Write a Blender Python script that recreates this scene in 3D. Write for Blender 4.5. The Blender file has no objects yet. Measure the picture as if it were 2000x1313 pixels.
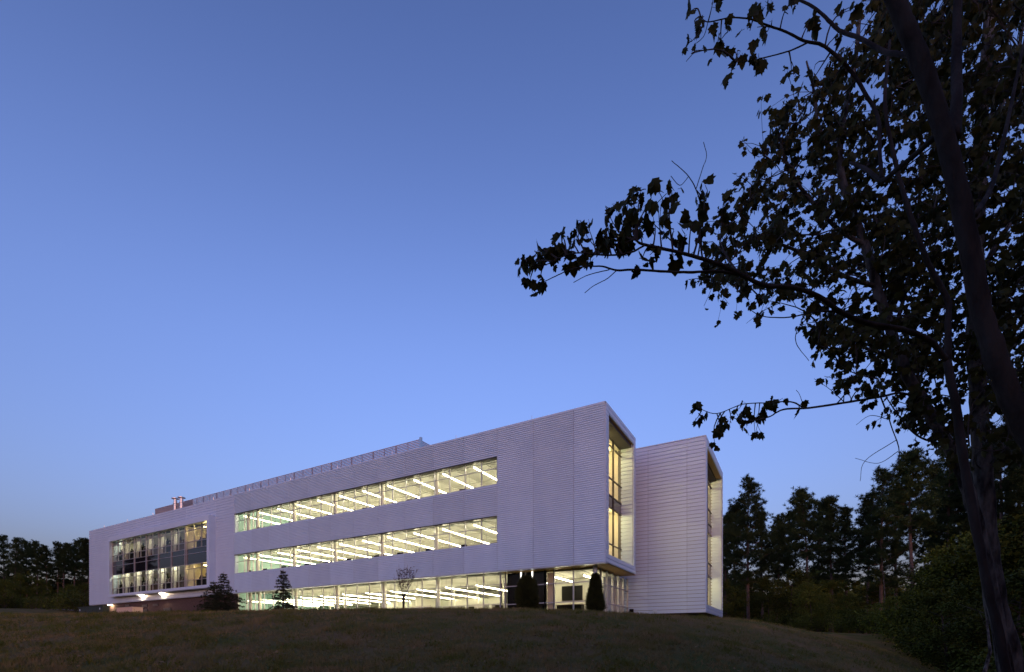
import bpy, math, random
import numpy as np
from mathutils import Vector, Matrix, noise
R_ = math.radians
rng = np.random.default_rng(7)
random.seed(7)
scene = bpy.context.scene
COL = scene.collection

# ------------------------------------------------------------------ camera, sky, sun, exposure
EYE = 1.6
FPX, HX, HY = 968.0, 1000.0, 1254.0            # focal length and horizon point, for a 2000 x 1313 frame
VA = R_(29.9)
Fw = np.array([-math.sin(VA), math.cos(VA), 0.0])
Rt = np.array([math.cos(VA), math.sin(VA), 0.0])
cam = bpy.data.cameras.new('camera'); camo = bpy.data.objects.new('camera', cam); COL.objects.link(camo)
camo.location = (0, 0, EYE); camo.rotation_euler = (R_(90), 0, VA)
cam.sensor_width = 36; cam.lens = 36 * FPX / 2000; cam.shift_y = (HY - 656.5) / 2000
cam.clip_start = 0.05; cam.clip_end = 5000
scene.camera = camo

SUN_EL, SUN_AZ = 2.0, 300.0                    # afterglow behind the camera; azimuth counter-clockwise from +X
w = bpy.data.worlds.new('World'); scene.world = w; w.use_nodes = True
wn, wl = w.node_tree.nodes, w.node_tree.links
sky = wn.new('ShaderNodeTexSky'); sky.sky_type = 'NISHITA'; sky.sun_disc = False
sky.sun_elevation = R_(SUN_EL); sky.sun_rotation = R_(90 - SUN_AZ)
sky.ozone_density = 2.5; sky.air_density = 1.0; sky.dust_density = 6.0
wb = wn.new('ShaderNodeMix'); wb.data_type = 'RGBA'; wb.blend_type = 'MULTIPLY'; wb.inputs[0].default_value = 1
wb.inputs[7].default_value = (1.20, 0.87, 1.12, 1)      # the photograph's cool white balance
# deep-dusk zenith: the dome darkens evenly, all round, towards the top
tc = wn.new('ShaderNodeTexCoord'); sx = wn.new('ShaderNodeSeparateXYZ'); zr = wn.new('ShaderNodeValToRGB'); zm = wn.new('ShaderNodeMix')
zm.data_type = 'RGBA'; zm.blend_type = 'MULTIPLY'; zm.inputs[0].default_value = 1; zr.color_ramp.interpolation = 'EASE'
cr = zr.color_ramp.elements; cr[0].position = .45; cr[0].color = (1, 1, 1, 1); cr[1].position = .95; cr[1].color = (.55, .58, .62, 1)
wl.new(tc.outputs['Generated'], sx.inputs[0]); wl.new(sx.outputs[2], zr.inputs[0])
wl.new(sky.outputs[0], wb.inputs[6]); wl.new(wb.outputs[2], zm.inputs[6]); wl.new(zr.outputs[0], zm.inputs[7]); wl.new(zm.outputs[2], wn['Background'].inputs[0])
wn['Background'].inputs[1].default_value = 0.15
sun = bpy.data.lights.new('sun', 'SUN'); sun.energy = 0.004; sun.angle = R_(25); sun.color = (1.0, 0.72, 0.66)
suno = bpy.data.objects.new('sun', sun); COL.objects.link(suno)
sd = Vector((math.cos(R_(SUN_AZ)) * math.cos(R_(8)), math.sin(R_(SUN_AZ)) * math.cos(R_(8)), math.sin(R_(8))))
suno.rotation_euler = sd.to_track_quat('Z', 'Y').to_euler(); suno.location = (20, -40, 30)
vs = scene.view_settings
vs.view_transform = 'Standard'; vs.look = 'None'; vs.gamma = 1; vs.exposure = 2.6; vs.use_curve_mapping = False
cy = scene.cycles
cy.max_bounces = 8; cy.transparent_max_bounces = 24; cy.diffuse_bounces = 4; cy.glossy_bounces = 3
cy.caustics_reflective = False; cy.caustics_refractive = False; cy.sample_clamp_indirect = 3.0
cy.use_denoising = True

# ------------------------------------------------------------------ helpers
def at(px, py, d):
    """world point seen at photo pixel (px,py), d metres in front of the camera"""
    p = Fw * d + Rt * ((px - HX) / FPX * d); return Vector((p[0], p[1], EYE + (HY - py) / FPX * d))
def on_y(px, py, Y):
    v = Fw + Rt * ((px - HX) / FPX); return at(px, py, Y / v[1])
def tag(o, label=None, cat=None, group=None, kind=None):
    if label: o['label'] = label
    if cat: o['category'] = cat
    if group: o['group'] = group
    if kind: o['kind'] = kind
    return o
WL = {}
def obj(name, me, parent=None, loc=(0, 0, 0), mat=None, rotz=0):
    """loc is in world space; the parent's world place is subtracted"""
    o = bpy.data.objects.new(name, me); COL.objects.link(o)
    loc = Vector(loc); WL[o] = loc.copy()
    if parent is not None:
        o.parent = parent; loc = loc - WL.get(parent, Vector((0, 0, 0)))
    o.location = loc; o.rotation_euler = (0, 0, rotz)
    if mat is not None and me is not None and not me.materials: me.materials.append(mat)
    return o
def empty(name, loc, label, cat, group=None, rotz=0):
    o = obj(name, None, None, loc, rotz=rotz); o.empty_display_size = .2
    return tag(o, label, cat, group)
def copy_tree(o, parent=None):
    c = o.copy(); COL.objects.link(c); c.parent = parent
    for ch in list(KIDS.get(o, [])):
        copy_tree(ch, c)
    return c
KIDS = {}
def kid(o):
    KIDS.setdefault(o.parent, []).append(o); return o

class MB:
    def __init__(s): s.v = []; s.f = []
    def add(s, vs, fs):
        n = len(s.v); s.v += [tuple(p) for p in vs]; s.f += [tuple(i + n for i in f) for f in fs]; return s
    def box(s, x0, x1, y0, y1, z0, z1):
        return s.add([(x0,y0,z0),(x1,y0,z0),(x1,y1,z0),(x0,y1,z0),(x0,y0,z1),(x1,y0,z1),(x1,y1,z1),(x0,y1,z1)],
                     [(3,2,1,0),(4,5,6,7),(0,1,5,4),(1,2,6,5),(2,3,7,6),(3,0,4,7)])
    def tube(s, pts, rad, n=6, cap=True):
        pts = [Vector(p) for p in pts]; k = len(pts); vs = []; fs = []
        ref = None
        for i, p in enumerate(pts):
            t = (pts[min(i+1,k-1)] - pts[max(i-1,0)])
            t = t.normalized() if t.length > 1e-9 else Vector((0,0,1))
            if ref is None: ref = t.orthogonal().normalized()
            ref = (ref - t * ref.dot(t)); ref = ref.normalized() if ref.length > 1e-6 else t.orthogonal().normalized()
            b = t.cross(ref)
            for j in range(n):
                a = 2*math.pi*j/n; vs.append(p + (ref*math.cos(a) + b*math.sin(a)) * rad[i])
        for i in range(k-1):
            for j in range(n):
                fs.append((i*n+j, i*n+(j+1)%n, (i+1)*n+(j+1)%n, (i+1)*n+j))
        if cap: fs.append(tuple(range(n-1,-1,-1))); fs.append(tuple((k-1)*n+j for j in range(n)))
        return s.add(vs, fs)
    def cyl(s, x, y, z0, z1, r, n=14, r2=None): return s.tube([(x,y,z0),(x,y,z1)], [r, r if r2 is None else r2], n)
    def mesh(s, name, mat=None, smooth=False):
        me = bpy.data.meshes.new(name); me.from_pydata(s.v, [], s.f); me.update()
        if smooth: me.polygons.foreach_set('use_smooth', [True]*len(me.polygons))
        if mat: me.materials.append(mat)
        return me
def part(name, mb, mat, parent, loc=(0,0,0), kind=None, smooth=False):
    o = obj(name, mb.mesh(name, mat, smooth), parent, loc)
    if kind: o['kind'] = kind
    return o
def boxes(*bs):
    m = MB()
    for b in bs: m.box(*b)
    return m
def np_mesh(name, V, T, mat, smooth=False):
    """V (n,3) verts, T (m,3) triangles"""
    me = bpy.data.meshes.new(name); n, m = len(V), len(T)
    me.vertices.add(n); me.vertices.foreach_set('co', np.asarray(V, np.float32).ravel())
    me.loops.add(m*3); me.loops.foreach_set('vertex_index', np.asarray(T, np.int32).ravel())
    me.polygons.add(m); me.polygons.foreach_set('loop_start', np.arange(0, m*3, 3, dtype=np.int32))
    me.update(calc_edges=True); me.validate()
    if smooth: me.polygons.foreach_set('use_smooth', np.ones(m, bool))
    me.materials.append(mat); return me
ORD = ['first','second','third','fourth','fifth','sixth','seventh','eighth','ninth','tenth','eleventh','twelfth',
       'thirteenth','fourteenth','fifteenth','sixteenth','seventeenth','eighteenth','nineteenth','twentieth',
       'twenty-first','twenty-second','twenty-third','twenty-fourth','twenty-fifth','twenty-sixth','twenty-seventh',
       'twenty-eighth','twenty-ninth','thirtieth','thirty-first','thirty-second','thirty-third','thirty-fourth','thirty-fifth',
       'thirty-sixth','thirty-seventh','thirty-eighth','thirty-ninth','fortieth']

# ------------------------------------------------------------------ materials
def mat(name, col, rough=.6, metal=0, col2=None, scale=4.0, bump=0, bscale=40, spec=.5, detail=4, obj_var=0, space='Object', stretch=None):
    m = bpy.data.materials.new(name); m.use_nodes = True; nt = m.node_tree; b = nt.nodes['Principled BSDF']
    b.inputs['Base Color'].default_value = (*col, 1); b.inputs['Roughness'].default_value = rough
    b.inputs['Metallic'].default_value = metal; b.inputs['Specular IOR Level'].default_value = spec
    src = None
    if col2 is not None or bump:
        if space == 'World':
            g = nt.nodes.new('ShaderNodeNewGeometry'); co = g.outputs['Position']
        else:
            g = nt.nodes.new('ShaderNodeTexCoord'); co = g.outputs['Object']
        if stretch:
            mp = nt.nodes.new('ShaderNodeMapping'); mp.inputs['Scale'].default_value = stretch
            nt.links.new(co, mp.inputs[0]); co = mp.outputs[0]
    if col2 is not None:
        t = nt.nodes.new('ShaderNodeTexNoise'); t.inputs['Scale'].default_value = scale; t.inputs['Detail'].default_value = detail
        nt.links.new(co, t.inputs['Vector'])
        rp = nt.nodes.new('ShaderNodeValToRGB'); rp.color_ramp.elements[0].position = .35; rp.color_ramp.elements[1].position = .65
        rp.color_ramp.elements[0].color = (*col, 1); rp.color_ramp.elements[1].color = (*col2, 1)
        nt.links.new(t.outputs[0], rp.inputs[0]); src = rp.outputs[0]
    if obj_var:
        oi = nt.nodes.new('ShaderNodeObjectInfo'); hsv = nt.nodes.new('ShaderNodeHueSaturation')
        mr = nt.nodes.new('ShaderNodeMapRange'); mr.inputs[3].default_value = 1-obj_var; mr.inputs[4].default_value = 1+obj_var
        nt.links.new(oi.outputs['Random'], mr.inputs[0]); nt.links.new(mr.outputs[0], hsv.inputs['Value'])
        hsv.inputs['Color'].default_value = (*col, 1)
        if src: nt.links.new(src, hsv.inputs['Color'])
        src = hsv.outputs[0]
    if src: nt.links.new(src, b.inputs['Base Color'])
    if bump:
        t2 = nt.nodes.new('ShaderNodeTexNoise'); t2.inputs['Scale'].default_value = bscale; t2.inputs['Detail'].default_value = 6
        nt.links.new(co, t2.inputs['Vector'])
        bp = nt.nodes.new('ShaderNodeBump'); bp.inputs['Strength'].default_value = bump; bp.inputs['Distance'].default_value = .05
        nt.links.new(t2.outputs[0], bp.inputs['Height']); nt.links.new(bp.outputs[0], b.inputs['Normal'])
    return m
def emit(name, col, s):
    m = bpy.data.materials.new(name); m.use_nodes = True; nt = m.node_tree
    b = nt.nodes['Principled BSDF']; b.inputs['Base Color'].default_value = (.8,.8,.8,1)
    b.inputs['Emission Color'].default_value = (*col,1); b.inputs['Emission Strength'].default_value = s
    return m
def glass(name, tint, ior=1.5, extra=0.0):
    m = bpy.data.materials.new(name); m.use_nodes = True; nt = m.node_tree; nt.nodes.remove(nt.nodes['Principled BSDF'])
    tr = nt.nodes.new('ShaderNodeBsdfTransparent'); tr.inputs[0].default_value = (*tint,1)
    gl = nt.nodes.new('ShaderNodeBsdfGlossy'); gl.inputs['Roughness'].default_value = .01
    fr = nt.nodes.new('ShaderNodeFresnel'); fr.inputs[0].default_value = ior
    ad = nt.nodes.new('ShaderNodeMath'); ad.operation = 'ADD'; ad.inputs[1].default_value = extra; ad.use_clamp = True
    mx = nt.nodes.new('ShaderNodeMixShader')
    ge = nt.nodes.new('ShaderNodeNewGeometry'); iv = nt.nodes.new('ShaderNodeMath'); iv.operation = 'SUBTRACT'; iv.inputs[0].default_value = 1
    ml = nt.nodes.new('ShaderNodeMath'); ml.operation = 'MULTIPLY'      # reflect at the outer face only: a pane is one sheet
    nt.links.new(ge.outputs['Backfacing'], iv.inputs[1]); nt.links.new(fr.outputs[0], ad.inputs[0])
    nt.links.new(ad.outputs[0], ml.inputs[0]); nt.links.new(iv.outputs[0], ml.inputs[1]); nt.links.new(ml.outputs[0], mx.inputs[0])
    nt.links.new(tr.outputs[0], mx.inputs[1]); nt.links.new(gl.outputs[0], mx.inputs[2])
    nt.links.new(mx.outputs[0], nt.nodes['Material Output'].inputs[0]); return m
M = {}
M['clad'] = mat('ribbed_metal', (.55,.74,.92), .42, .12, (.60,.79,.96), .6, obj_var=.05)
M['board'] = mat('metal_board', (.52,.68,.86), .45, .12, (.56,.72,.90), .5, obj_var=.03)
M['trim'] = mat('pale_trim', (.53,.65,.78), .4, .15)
M['back'] = mat('dark_backing', (.06,.06,.07), .8)
M['mull'] = mat('anodised_mullion', (.52,.52,.54), .35, .5)
M['mulld'] = mat('dark_mullion', (.05,.05,.055), .4, .4)
M['white'] = mat('white_paint', (.80,.79,.74), .7)
M['ceil'] = mat('ceiling_grey', (.42,.42,.39), .8, 0, (.30,.30,.28), .8)
M['cloud'] = mat('ceiling_panel', (.80,.79,.74), .8, 0, (.76,.75,.70), 1.5)
M['duct'] = mat('duct_metal', (.33,.34,.34), .4, .6, (.25,.26,.26), 3)
M['carpet'] = mat('carpet', (.22,.21,.19), .95, 0, (.16,.16,.15), 3)
M['teal'] = mat('teal_wall', (.36,.55,.54), .7)
M['yellow'] = mat('yellow_wall', (.52,.40,.10), .8)
M['wood'] = mat('soffit_wood', (.50,.30,.08), .55, 0, (.40,.22,.055), 3, stretch=(1,12,1))
M['brick'] = mat('dark_brick', (.085,.058,.055), .9, 0, (.055,.038,.036), 5, .4, 14)
M['louvre'] = mat('louvre_dark', (.03,.028,.028), .6)
M['glass'] = glass('clear_glass', (.95,.97,.95), 1.33)
M['glassd'] = glass('coated_glass', (.90,.92,.90), 1.45, .04)
M['span'] = mat('spandrel_glass', (.012,.013,.018), .03, 0, spec=1.0)
M['black'] = mat('black_plastic', (.010,.010,.011), .5, spec=.12)
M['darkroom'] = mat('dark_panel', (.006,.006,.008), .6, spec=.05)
M['grey'] = mat('grey_fabric', (.38,.38,.36), .9)
M['desk'] = mat('desk_laminate', (.55,.52,.45), .5)
M['steel'] = mat('stainless', (.62,.62,.62), .25, .9)
M['screen'] = mat('roof_screen_metal', (.52,.49,.53), .5, .3)
M['curtain'] = mat('cream_curtain', (.84,.78,.62), .9)
M['brownw'] = mat('brown_cabinet', (.10,.06,.04), .6)
M['cab_green'] = mat('green_cabinet', (.018,.03,.022), .55)
M['beige'] = mat('beige_metal', (.62,.50,.40), .6)
LUM = 4.3
M['tube'] = emit('lit_tube', (1.0,.86,.54), LUM)
M['tube_y'] = emit('lit_panel_warm', (1.0,.72,.27), 8.5)
M['tube_b'] = emit('lit_added_bay', (1.0,.92,.62), 5.0)
M['strip'] = emit('lit_strip', (1.0,.97,.86), .45)
M['lens'] = emit('lit_lens', (1.0,.66,.38), 16.0)
M['grass'] = mat('grass_blades', (.26,.19,.092), .9, 0, (.125,.145,.040), .8, space='World', detail=6, spec=.03)
M['weed'] = mat('weed_leaves', (.085,.105,.016), .8, 0, (.13,.13,.02), .7, space='World', spec=.05)
M['litter'] = mat('dry_leaves', (.20,.13,.07), .9, 0, (.30,.22,.13), 3, space='World', spec=.05)
M['soil'] = mat('dry_turf', (.155,.110,.054), .95, 0, (.078,.088,.027), .5, .8, 9, space='World', detail=8, spec=.03)
M['gravel'] = mat('gravel_track', (.17,.12,.08), .95, 0, (.12,.09,.06), 2, space='World')
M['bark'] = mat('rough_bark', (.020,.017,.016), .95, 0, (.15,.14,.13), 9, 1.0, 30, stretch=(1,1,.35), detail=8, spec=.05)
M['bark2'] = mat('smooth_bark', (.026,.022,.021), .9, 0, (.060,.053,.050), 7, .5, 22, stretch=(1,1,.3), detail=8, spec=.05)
M['pinebark'] = mat('pine_bark', (.12,.085,.07), .95, 0, (.07,.05,.042), 3, .6, 12)
M['needle'] = mat('pine_needles', (.024,.042,.016), .7, 0, (.038,.060,.022), .5, obj_var=.35, spec=.06)
M['leafbg'] = mat('broad_leaves', (.042,.066,.013), .7, 0, (.085,.105,.020), .6, obj_var=.4, spec=.05)
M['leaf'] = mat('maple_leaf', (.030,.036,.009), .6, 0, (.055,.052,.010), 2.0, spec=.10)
M['cedar'] = mat('cedar_needles', (.042,.055,.030), .8, 0, (.028,.036,.018), 2, spec=.1)
M['yew'] = mat('dense_evergreen', (.034,.044,.018), .8, 0, (.055,.064,.020), 3, spec=.05)
M['purple'] = mat('purple_leaves', (.045,.022,.034), .8, spec=.2)
M['twig'] = mat('twig_bark', (.05,.04,.036), .9)

# ------------------------------------------------------------------ terrain
ctl = []
def cp(px, d, z): p = at(px, HY, d); ctl.append((p.x, p.y, z))
for px, y, d in ((-350,1206,34),(-150,1203,32),(0,1200.5,30),(250,1198,29),(500,1194,28),(750,1190.5,27),(1000,1190.5,26),(1200,1197,26.5),
                 (1400,1208,28),(1500,1218,29),(1600,1239,31),(1700,1263,33),(1800,1287,33),(1950,1320,30),(2150,1380,28)):
    z = EYE + (HY - y) / FPX * d; cp(px, d, z)
    zs = z - .0
    cp(px, d*.5, (.40 if z > 1 else .2)*z - (.0 if px < 1700 else .5))
    cp(px, d*.22, .10*z - (.0 if px < 1700 else .3))
    if 200 < px < 1450: cp(px, d*1.25, z - .02)
for x, y in ((0,0),(-8,2),(8,0),(3,-12),(-20,-12),(22,-4)): ctl.append((x, y, 0.0))
for x in (-90,-70,-50,-30,-12):
    for y in (31,45,60): ctl.append((x, y, 3.25))
for x, y, z in ((-2,42,2.7),(0,52,2.6),(10,60,2.0),(14,45,1.0),(22,38,-.4),(30,60,.6),(40,40,-1.4),(60,80,0),(0,90,2.4),(-60,110,3.2),
                (-98,44,4.8),(-104,34,6.5),(-112,30,6.9),(-124,45,8.0),(-135,60,8.6),(-150,30,8.2),(-100,-20,3),(-70,-30,1.5),(-160,80,8),(-95,70,4.6),(60,10,-2),(60,-40,-2),(-60,-90,0),
                (-200,-60,4),(-300,100,8),(-100,300,4),(200,200,1),(300,0,-2),(0,-300,0),(300,-300,-2),(-300,-300,2),(-300,300,6),(300,300,2)):
    ctl.append((x, y, z))
C_ = np.array(ctl, float); S_ = 40.0
def _tps(r): return np.where(r > 1e-9, r*r*np.log(np.maximum(r,1e-9)), 0.0)
n_ = len(C_); P_ = C_[:, :2]/S_
K_ = _tps(np.linalg.norm(P_[:,None]-P_[None], axis=2)) + np.eye(n_)*2e-4
Q_ = np.hstack([np.ones((n_,1)), P_])
W_ = np.linalg.solve(np.block([[K_, Q_],[Q_.T, np.zeros((3,3))]]), np.concatenate([C_[:,2], np.zeros(3)]))
def height(x, y):
    x = np.asarray(x, float); y = np.asarray(y, float); sh = x.shape
    xy = np.stack([x.ravel(), y.ravel()], 1)
    far = np.maximum(np.abs(xy[:,0]), np.abs(xy[:,1])); k = np.clip(290/np.maximum(far,1e-6), 0, 1)[:,None]; xc = xy*k/S_
    out = np.empty(len(xc))
    for i in range(0, len(xc), 20000):
        q = xc[i:i+20000]
        out[i:i+20000] = _tps(np.linalg.norm(q[:,None]-P_[None], axis=2)) @ W_[:n_] + W_[n_] + q @ W_[n_+1:]
    bump = .05*np.sin(xy[:,0]*1.3+.7*np.sin(xy[:,1]*.9))*np.sin(xy[:,1]*1.1+1.2) + .03*np.sin(xy[:,0]*3.1+xy[:,1]*2.3)
    out = out + bump*np.clip(1-far/60, 0, 1)
    inb = (xy[:,0] > -87.5) & (xy[:,0] < -5) & (xy[:,1] > 30.9) & (xy[:,1] < 62)
    out = np.where(inb, np.minimum(out, 3.25), out)
    return out.reshape(sh)
def gz(x, y): return float(height(np.array([x]), np.array([y]))[0])
ts = np.linspace(-1, 1, 261); gx = np.sign(ts)*(np.abs(ts)*45 + np.abs(ts)**5*1455)
GX, GY = np.meshgrid(gx, gx, indexing='ij'); GZ = height(GX, GY)
nn = len(gx); V = np.stack([GX.ravel(), GY.ravel(), GZ.ravel()], 1)
ii, jj = np.meshgrid(np.arange(nn-1), np.arange(nn-1), indexing='ij'); a = (ii*nn+jj).ravel()
T = np.concatenate([np.stack([a, a+nn, a+nn+1],1), np.stack([a, a+nn+1, a+1],1)])
tag(obj('ground', np_mesh('ground', V, T, M['soil'], True)), kind='structure')

# gravel track at the foot of the left-hand wood
V = []; T = []
for i in range(40):
    x = -175 + i*2.4; yc = 37 + .10*(x+90)*-.35 + 2.0*math.sin(x*.05)
    for k in (-3.2, -1, 1, 3.2): V.append((x, yc+k, gz(x, yc+k)+.03))
for i in range(39):
    for k in range(3): q = i*4+k; T += [(q, q+4, q+5), (q, q+5, q+1)]
tag(obj('gravel_track', np_mesh('gravel_track', np.array(V), T, M['gravel'])), kind='structure')

# ------------------------------------------------------------------ the building
YF, XE, XL, ZB, ZT = 30.79, -10.75, -86.2, 6.77, 17.1
XB0, XB1 = -18.95, -51.55; PW = (XB0-XB1)/22
F1, F2, F3, ZR = 3.45, 7.72, 12.05, 16.35
B = empty('office_building', (-48, 40, 3.25), 'long three-storey office building clad in pale ribbed metal with lit window bands', 'building')
def ribbed(L, z0, z1, pitch, gh, gd, zoff=ZB, slope=.0):
    """ribbed sheet along +x facing -y; grooves gh high and gd deep on a global z grid"""
    prof = []
    k = math.floor((z0 - zoff)/pitch)
    z = zoff + k*pitch
    pts = []
    while z < z1 - 1e-6:
        for dz, y in (((0, 0), (gh, 0), (gh+.004, -gd), (pitch-.004, -gd)) if not slope else ((0, 0), (.048, 0), (.052, -gd), (.100, -gd*.9), (.142, -gd*.2))): pts.append((z+dz, y))
        z += pitch
    pts = [(zz, y) for zz, y in pts if z0+.001 <= zz <= z1-.001]
    pts = [(z0, pts[0][1])] + pts + [(z1, pts[-1][1])]
    m = MB(); vs = []; fs = []
    for zz, y in pts: vs += [(0, y, zz), (L, y, zz)]
    for i in range(len(pts)-1): fs.append((2*i, 2*i+1, 2*i+3, 2*i+2))
    n = len(vs)
    vs += [(0, .02, z0), (L, .02, z0), (0, .02, z1), (L, .02, z1)]
    fs += [(1, 0, n, n+1), (n-2, n-1, n+3, n+2)]
    fs += [(0,) + tuple(range(2, n, 2)) + (n+2, n), tuple(range(n-1, 0, -2)) + (n+1, n+3)]
    return m.add(vs, fs)
_pc = {}
def panel(parent, x, y, L, z0, z1, kind='rib', rotz=0, name='cladding_panel', mt=None):
    key = (round(L,3), round(z0,3), round(z1,3), kind)
    if key not in _pc:
        if kind == 'rib': m = ribbed(L-.03, z0, z1, .146, .040, .060, slope=1)
        else: m = ribbed(L-.014, z0, z1, .29, .032, .05)
        _pc[key] = m.mesh('cladding_panel', M['clad'] if kind == 'rib' else M['board'])
    o = obj(name, _pc[key], parent, (x, y, 0), rotz=rotz)
    return o

# backing walls (structure of the facade)
bw = part('facade_wall', boxes(
    (XB0, XE-.02, YF+.03, YF+.4, ZB+.02, ZT-.05),
    (XB1, XB0, YF+.03, YF+.4, 15.12, ZT-.05), (XB1, XB0, YF+.03, YF+.4, 10.81, 13.1), (XB1, XB0, YF+.03, YF+.4, ZB+.02, 8.79),
    (-55.4, XB1, YF+.03, YF+.4, ZB+.02, ZT-.05), (-78.3, -55.4, YF+.03, YF+.4, 14.75, ZT-.05), (-78.3, -55.4, YF+.03, YF+.4, ZB+.02, 7.8),
    (XL+.05, -78.3, YF+.03, YF+.4, ZB+.02, ZT-.05)), M['back'], B)
cols = [(XE, XE-2.18), (XE-2.18, XE-5.24), (XE-5.24, XB0)]
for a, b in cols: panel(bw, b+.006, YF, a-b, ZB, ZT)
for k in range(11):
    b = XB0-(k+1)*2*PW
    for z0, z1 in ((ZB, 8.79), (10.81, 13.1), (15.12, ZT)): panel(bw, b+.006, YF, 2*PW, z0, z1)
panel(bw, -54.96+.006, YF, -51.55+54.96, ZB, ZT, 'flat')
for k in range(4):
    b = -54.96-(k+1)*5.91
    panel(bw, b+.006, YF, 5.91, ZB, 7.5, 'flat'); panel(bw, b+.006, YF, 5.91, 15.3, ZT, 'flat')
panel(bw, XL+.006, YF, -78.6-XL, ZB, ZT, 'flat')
part('parapet_cap', boxes((XL-.03, XE+.04, YF-.05, YF+.45, ZT, ZT+.07), (XL-.03, XE+.03, YF-.012, YF+.4, ZB-.05, ZB-.002)), M['trim'], B)
# window heads (dark reveal) and sills
for z0, z1 in ((8.79, 10.81), (13.1, 15.12)):
    part('window_head', boxes((XB1, XB0, YF-.02, YF+.38, z1-.07, z1-.003)), M['mulld'], B)
    part('window_sill', boxes((XB1, XB0, YF-.02, YF+.38, z0+.003, z0+.04)), M['trim'], B)
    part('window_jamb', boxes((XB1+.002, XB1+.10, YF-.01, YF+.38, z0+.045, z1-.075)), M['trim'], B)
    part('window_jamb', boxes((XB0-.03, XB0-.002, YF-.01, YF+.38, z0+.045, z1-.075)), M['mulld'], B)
_gm = {}
def pane(parent, x0, x1, z0, z1, y, mt='glass', name='pane'):
    key = (round(x1-x0,3), round(z1-z0,3), mt)
    if key not in _gm: _gm[key] = boxes((0, x1-x0, 0, .016, 0, z1-z0)).mesh('pane', M[mt])
    return obj(name, _gm[key], parent, (x0, y, z0))
def pane_x(parent, y0, y1, z0, z1, x, mt='glass'):
    key = ('x', round(y1-y0,3), round(z1-z0,3), mt)
    if key not in _gm: _gm[key] = boxes((0, .016, 0, y1-y0, 0, z1-z0)).mesh('pane', M[mt])
    return obj('pane', _gm[key], parent, (x, y0, z0))
def curtain(xs, zs, y, parent, name='window_frame', mt='mull', gl='glass', w=.05, d=.12, skip=None, spand=None, wz=None):
    """mullion grid with one pane object in each cell"""
    m = MB(); wz = wz or w
    for x in xs: m.box(x-w/2, x+w/2, y-d*.6, y+d*.4, zs[0], zs[-1])
    for z in zs[1:-1] if len(zs) > 2 else []:
        for a, b in zip(xs[:-1], xs[1:]): m.box(a+w/2, b-w/2, y-d*.5, y+d*.3, z-wz/2, z+wz/2)
    f = part(name, m, M[mt], parent)
    for a, b in zip(xs[:-1], xs[1:]):
        for c, e in zip(zs[:-1], zs[1:]):
            if skip and skip(a, b, c, e): continue
            g = 'span' if spand and spand(a, b, c, e) else gl
            pane(f, a+w/2, b-w/2, c+.01, e-.01, y, g, 'spandrel_panel' if g == 'span' else 'pane')
    return f
GX_ = [XB1 + PW*i for i in range(23)]
for z0, z1, zt in ((8.79, 10.81, 10.04), (13.1, 15.12, 14.35)):
    curtain(GX_, [z0+.04, zt, z1-.07], YF+.22, B, wz=.04)
curtain(GX_, [3.25, 4.39, 5.85, ZB], 31.25, B, w=.06, wz=.045)

# roof, floors, ceilings, inner walls
part('roof_slab', boxes((XL+.1, -10.9, YF+.42, 37.5, ZR, ZR+.3), (XL+.1, -14, 37.5, 49, ZR, ZR+.3)), M['back'], B)
part('rear_wall', boxes((XL+.05, -45, 48.8, 49.2, 2.5, ZT), (XL+.05, XL+.4, YF+.42, 48.8, 2.5, ZT)), M['brick'], B)
for z, nm in ((F2, 'floor_slab'), (F3, 'floor_slab')):
    part(nm, boxes((XL+.45, -11.7, YF+.42, 37.4, z-.35, z), (XL+.45, -16, 37.4, 48.7, z-.35, z)), M['carpet'], B)
part('floor_slab', boxes((XL+.45, -12, 31.2, 39.6, 3.1, F1), (XL+.45, -24, 39.6, 48.7, 3.1, F1)), M['carpet'], B)
BACK = 45.0
for z0, z1, fl in ((F3, ZR, 2), (F2, F3-.35, 1), (F1, F2-.35, 0)):
    part('ceiling', boxes((-52.6, -18.3, YF+.42, BACK, z1-.06, z1-.003)), M['ceil'], B)
    part('inner_wall', boxes((-52.6, -18.3, BACK, BACK+.2, z0, z1-.07)), M['white'], B)
    part('inner_wall', boxes((-18.6, -18.4, 32.2 if fl == 0 else YF+.45, BACK-.01, z0, z1-.07)), M['white'], B)
    part('teal_wall', boxes((-52.5, -52.3, YF+.45, BACK-.01, z0, z1-.07)), M['teal'], B)
    # hung ceiling panels beyond the window zone, with gaps between them
    yq = 33.9 if fl == 2 else 33.6
    k = 0
    for i in range(11):
        for (ya, yb) in ((yq, yq+3.4), (yq+3.55, yq+7.0), (yq+7.15, BACK-.2)):
            x1 = XB0 - i*2*PW - .05; x0 = x1 - 2*PW + .1
            part('ceiling_panel', boxes((x0, x1, ya, yb, z1-.32, z1-.26)), M['cloud'], B)
    part('air_duct', MB().tube([(-51.8, 32.7, z1-.36), (-19, 32.7, z1-.36)], [.26, .26], 12), M['duct'], B)
    part('air_duct', boxes((-51.5, -19.5, 33.15, 33.5, z1-.42, z1-.1)), M['duct'], B)
    for i in range(6):
        x = XB0 - (4.3 + 4*i)*PW if i < 5 else XB1+.9
        part('column', MB().cyl(x, YF+1.0 if fl else 32.0, z0, z1-.07, .17, 16), M['white'], B, smooth=False)
# teal glazed meeting room on the ground floor far end
part('teal_wall', boxes((-52.2, -48.4, 35.0, 35.15, F1, F2-.5)), M['teal'], B)
part('inner_wall', boxes((-40, -24, 41.0, 41.15, F1, F1+2.5)), M['white'], B)
part('inner_wall', boxes((-33.0, -32.85, 38.0, 40.99, F1, F1+2.6)), M['white'], B)

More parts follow.
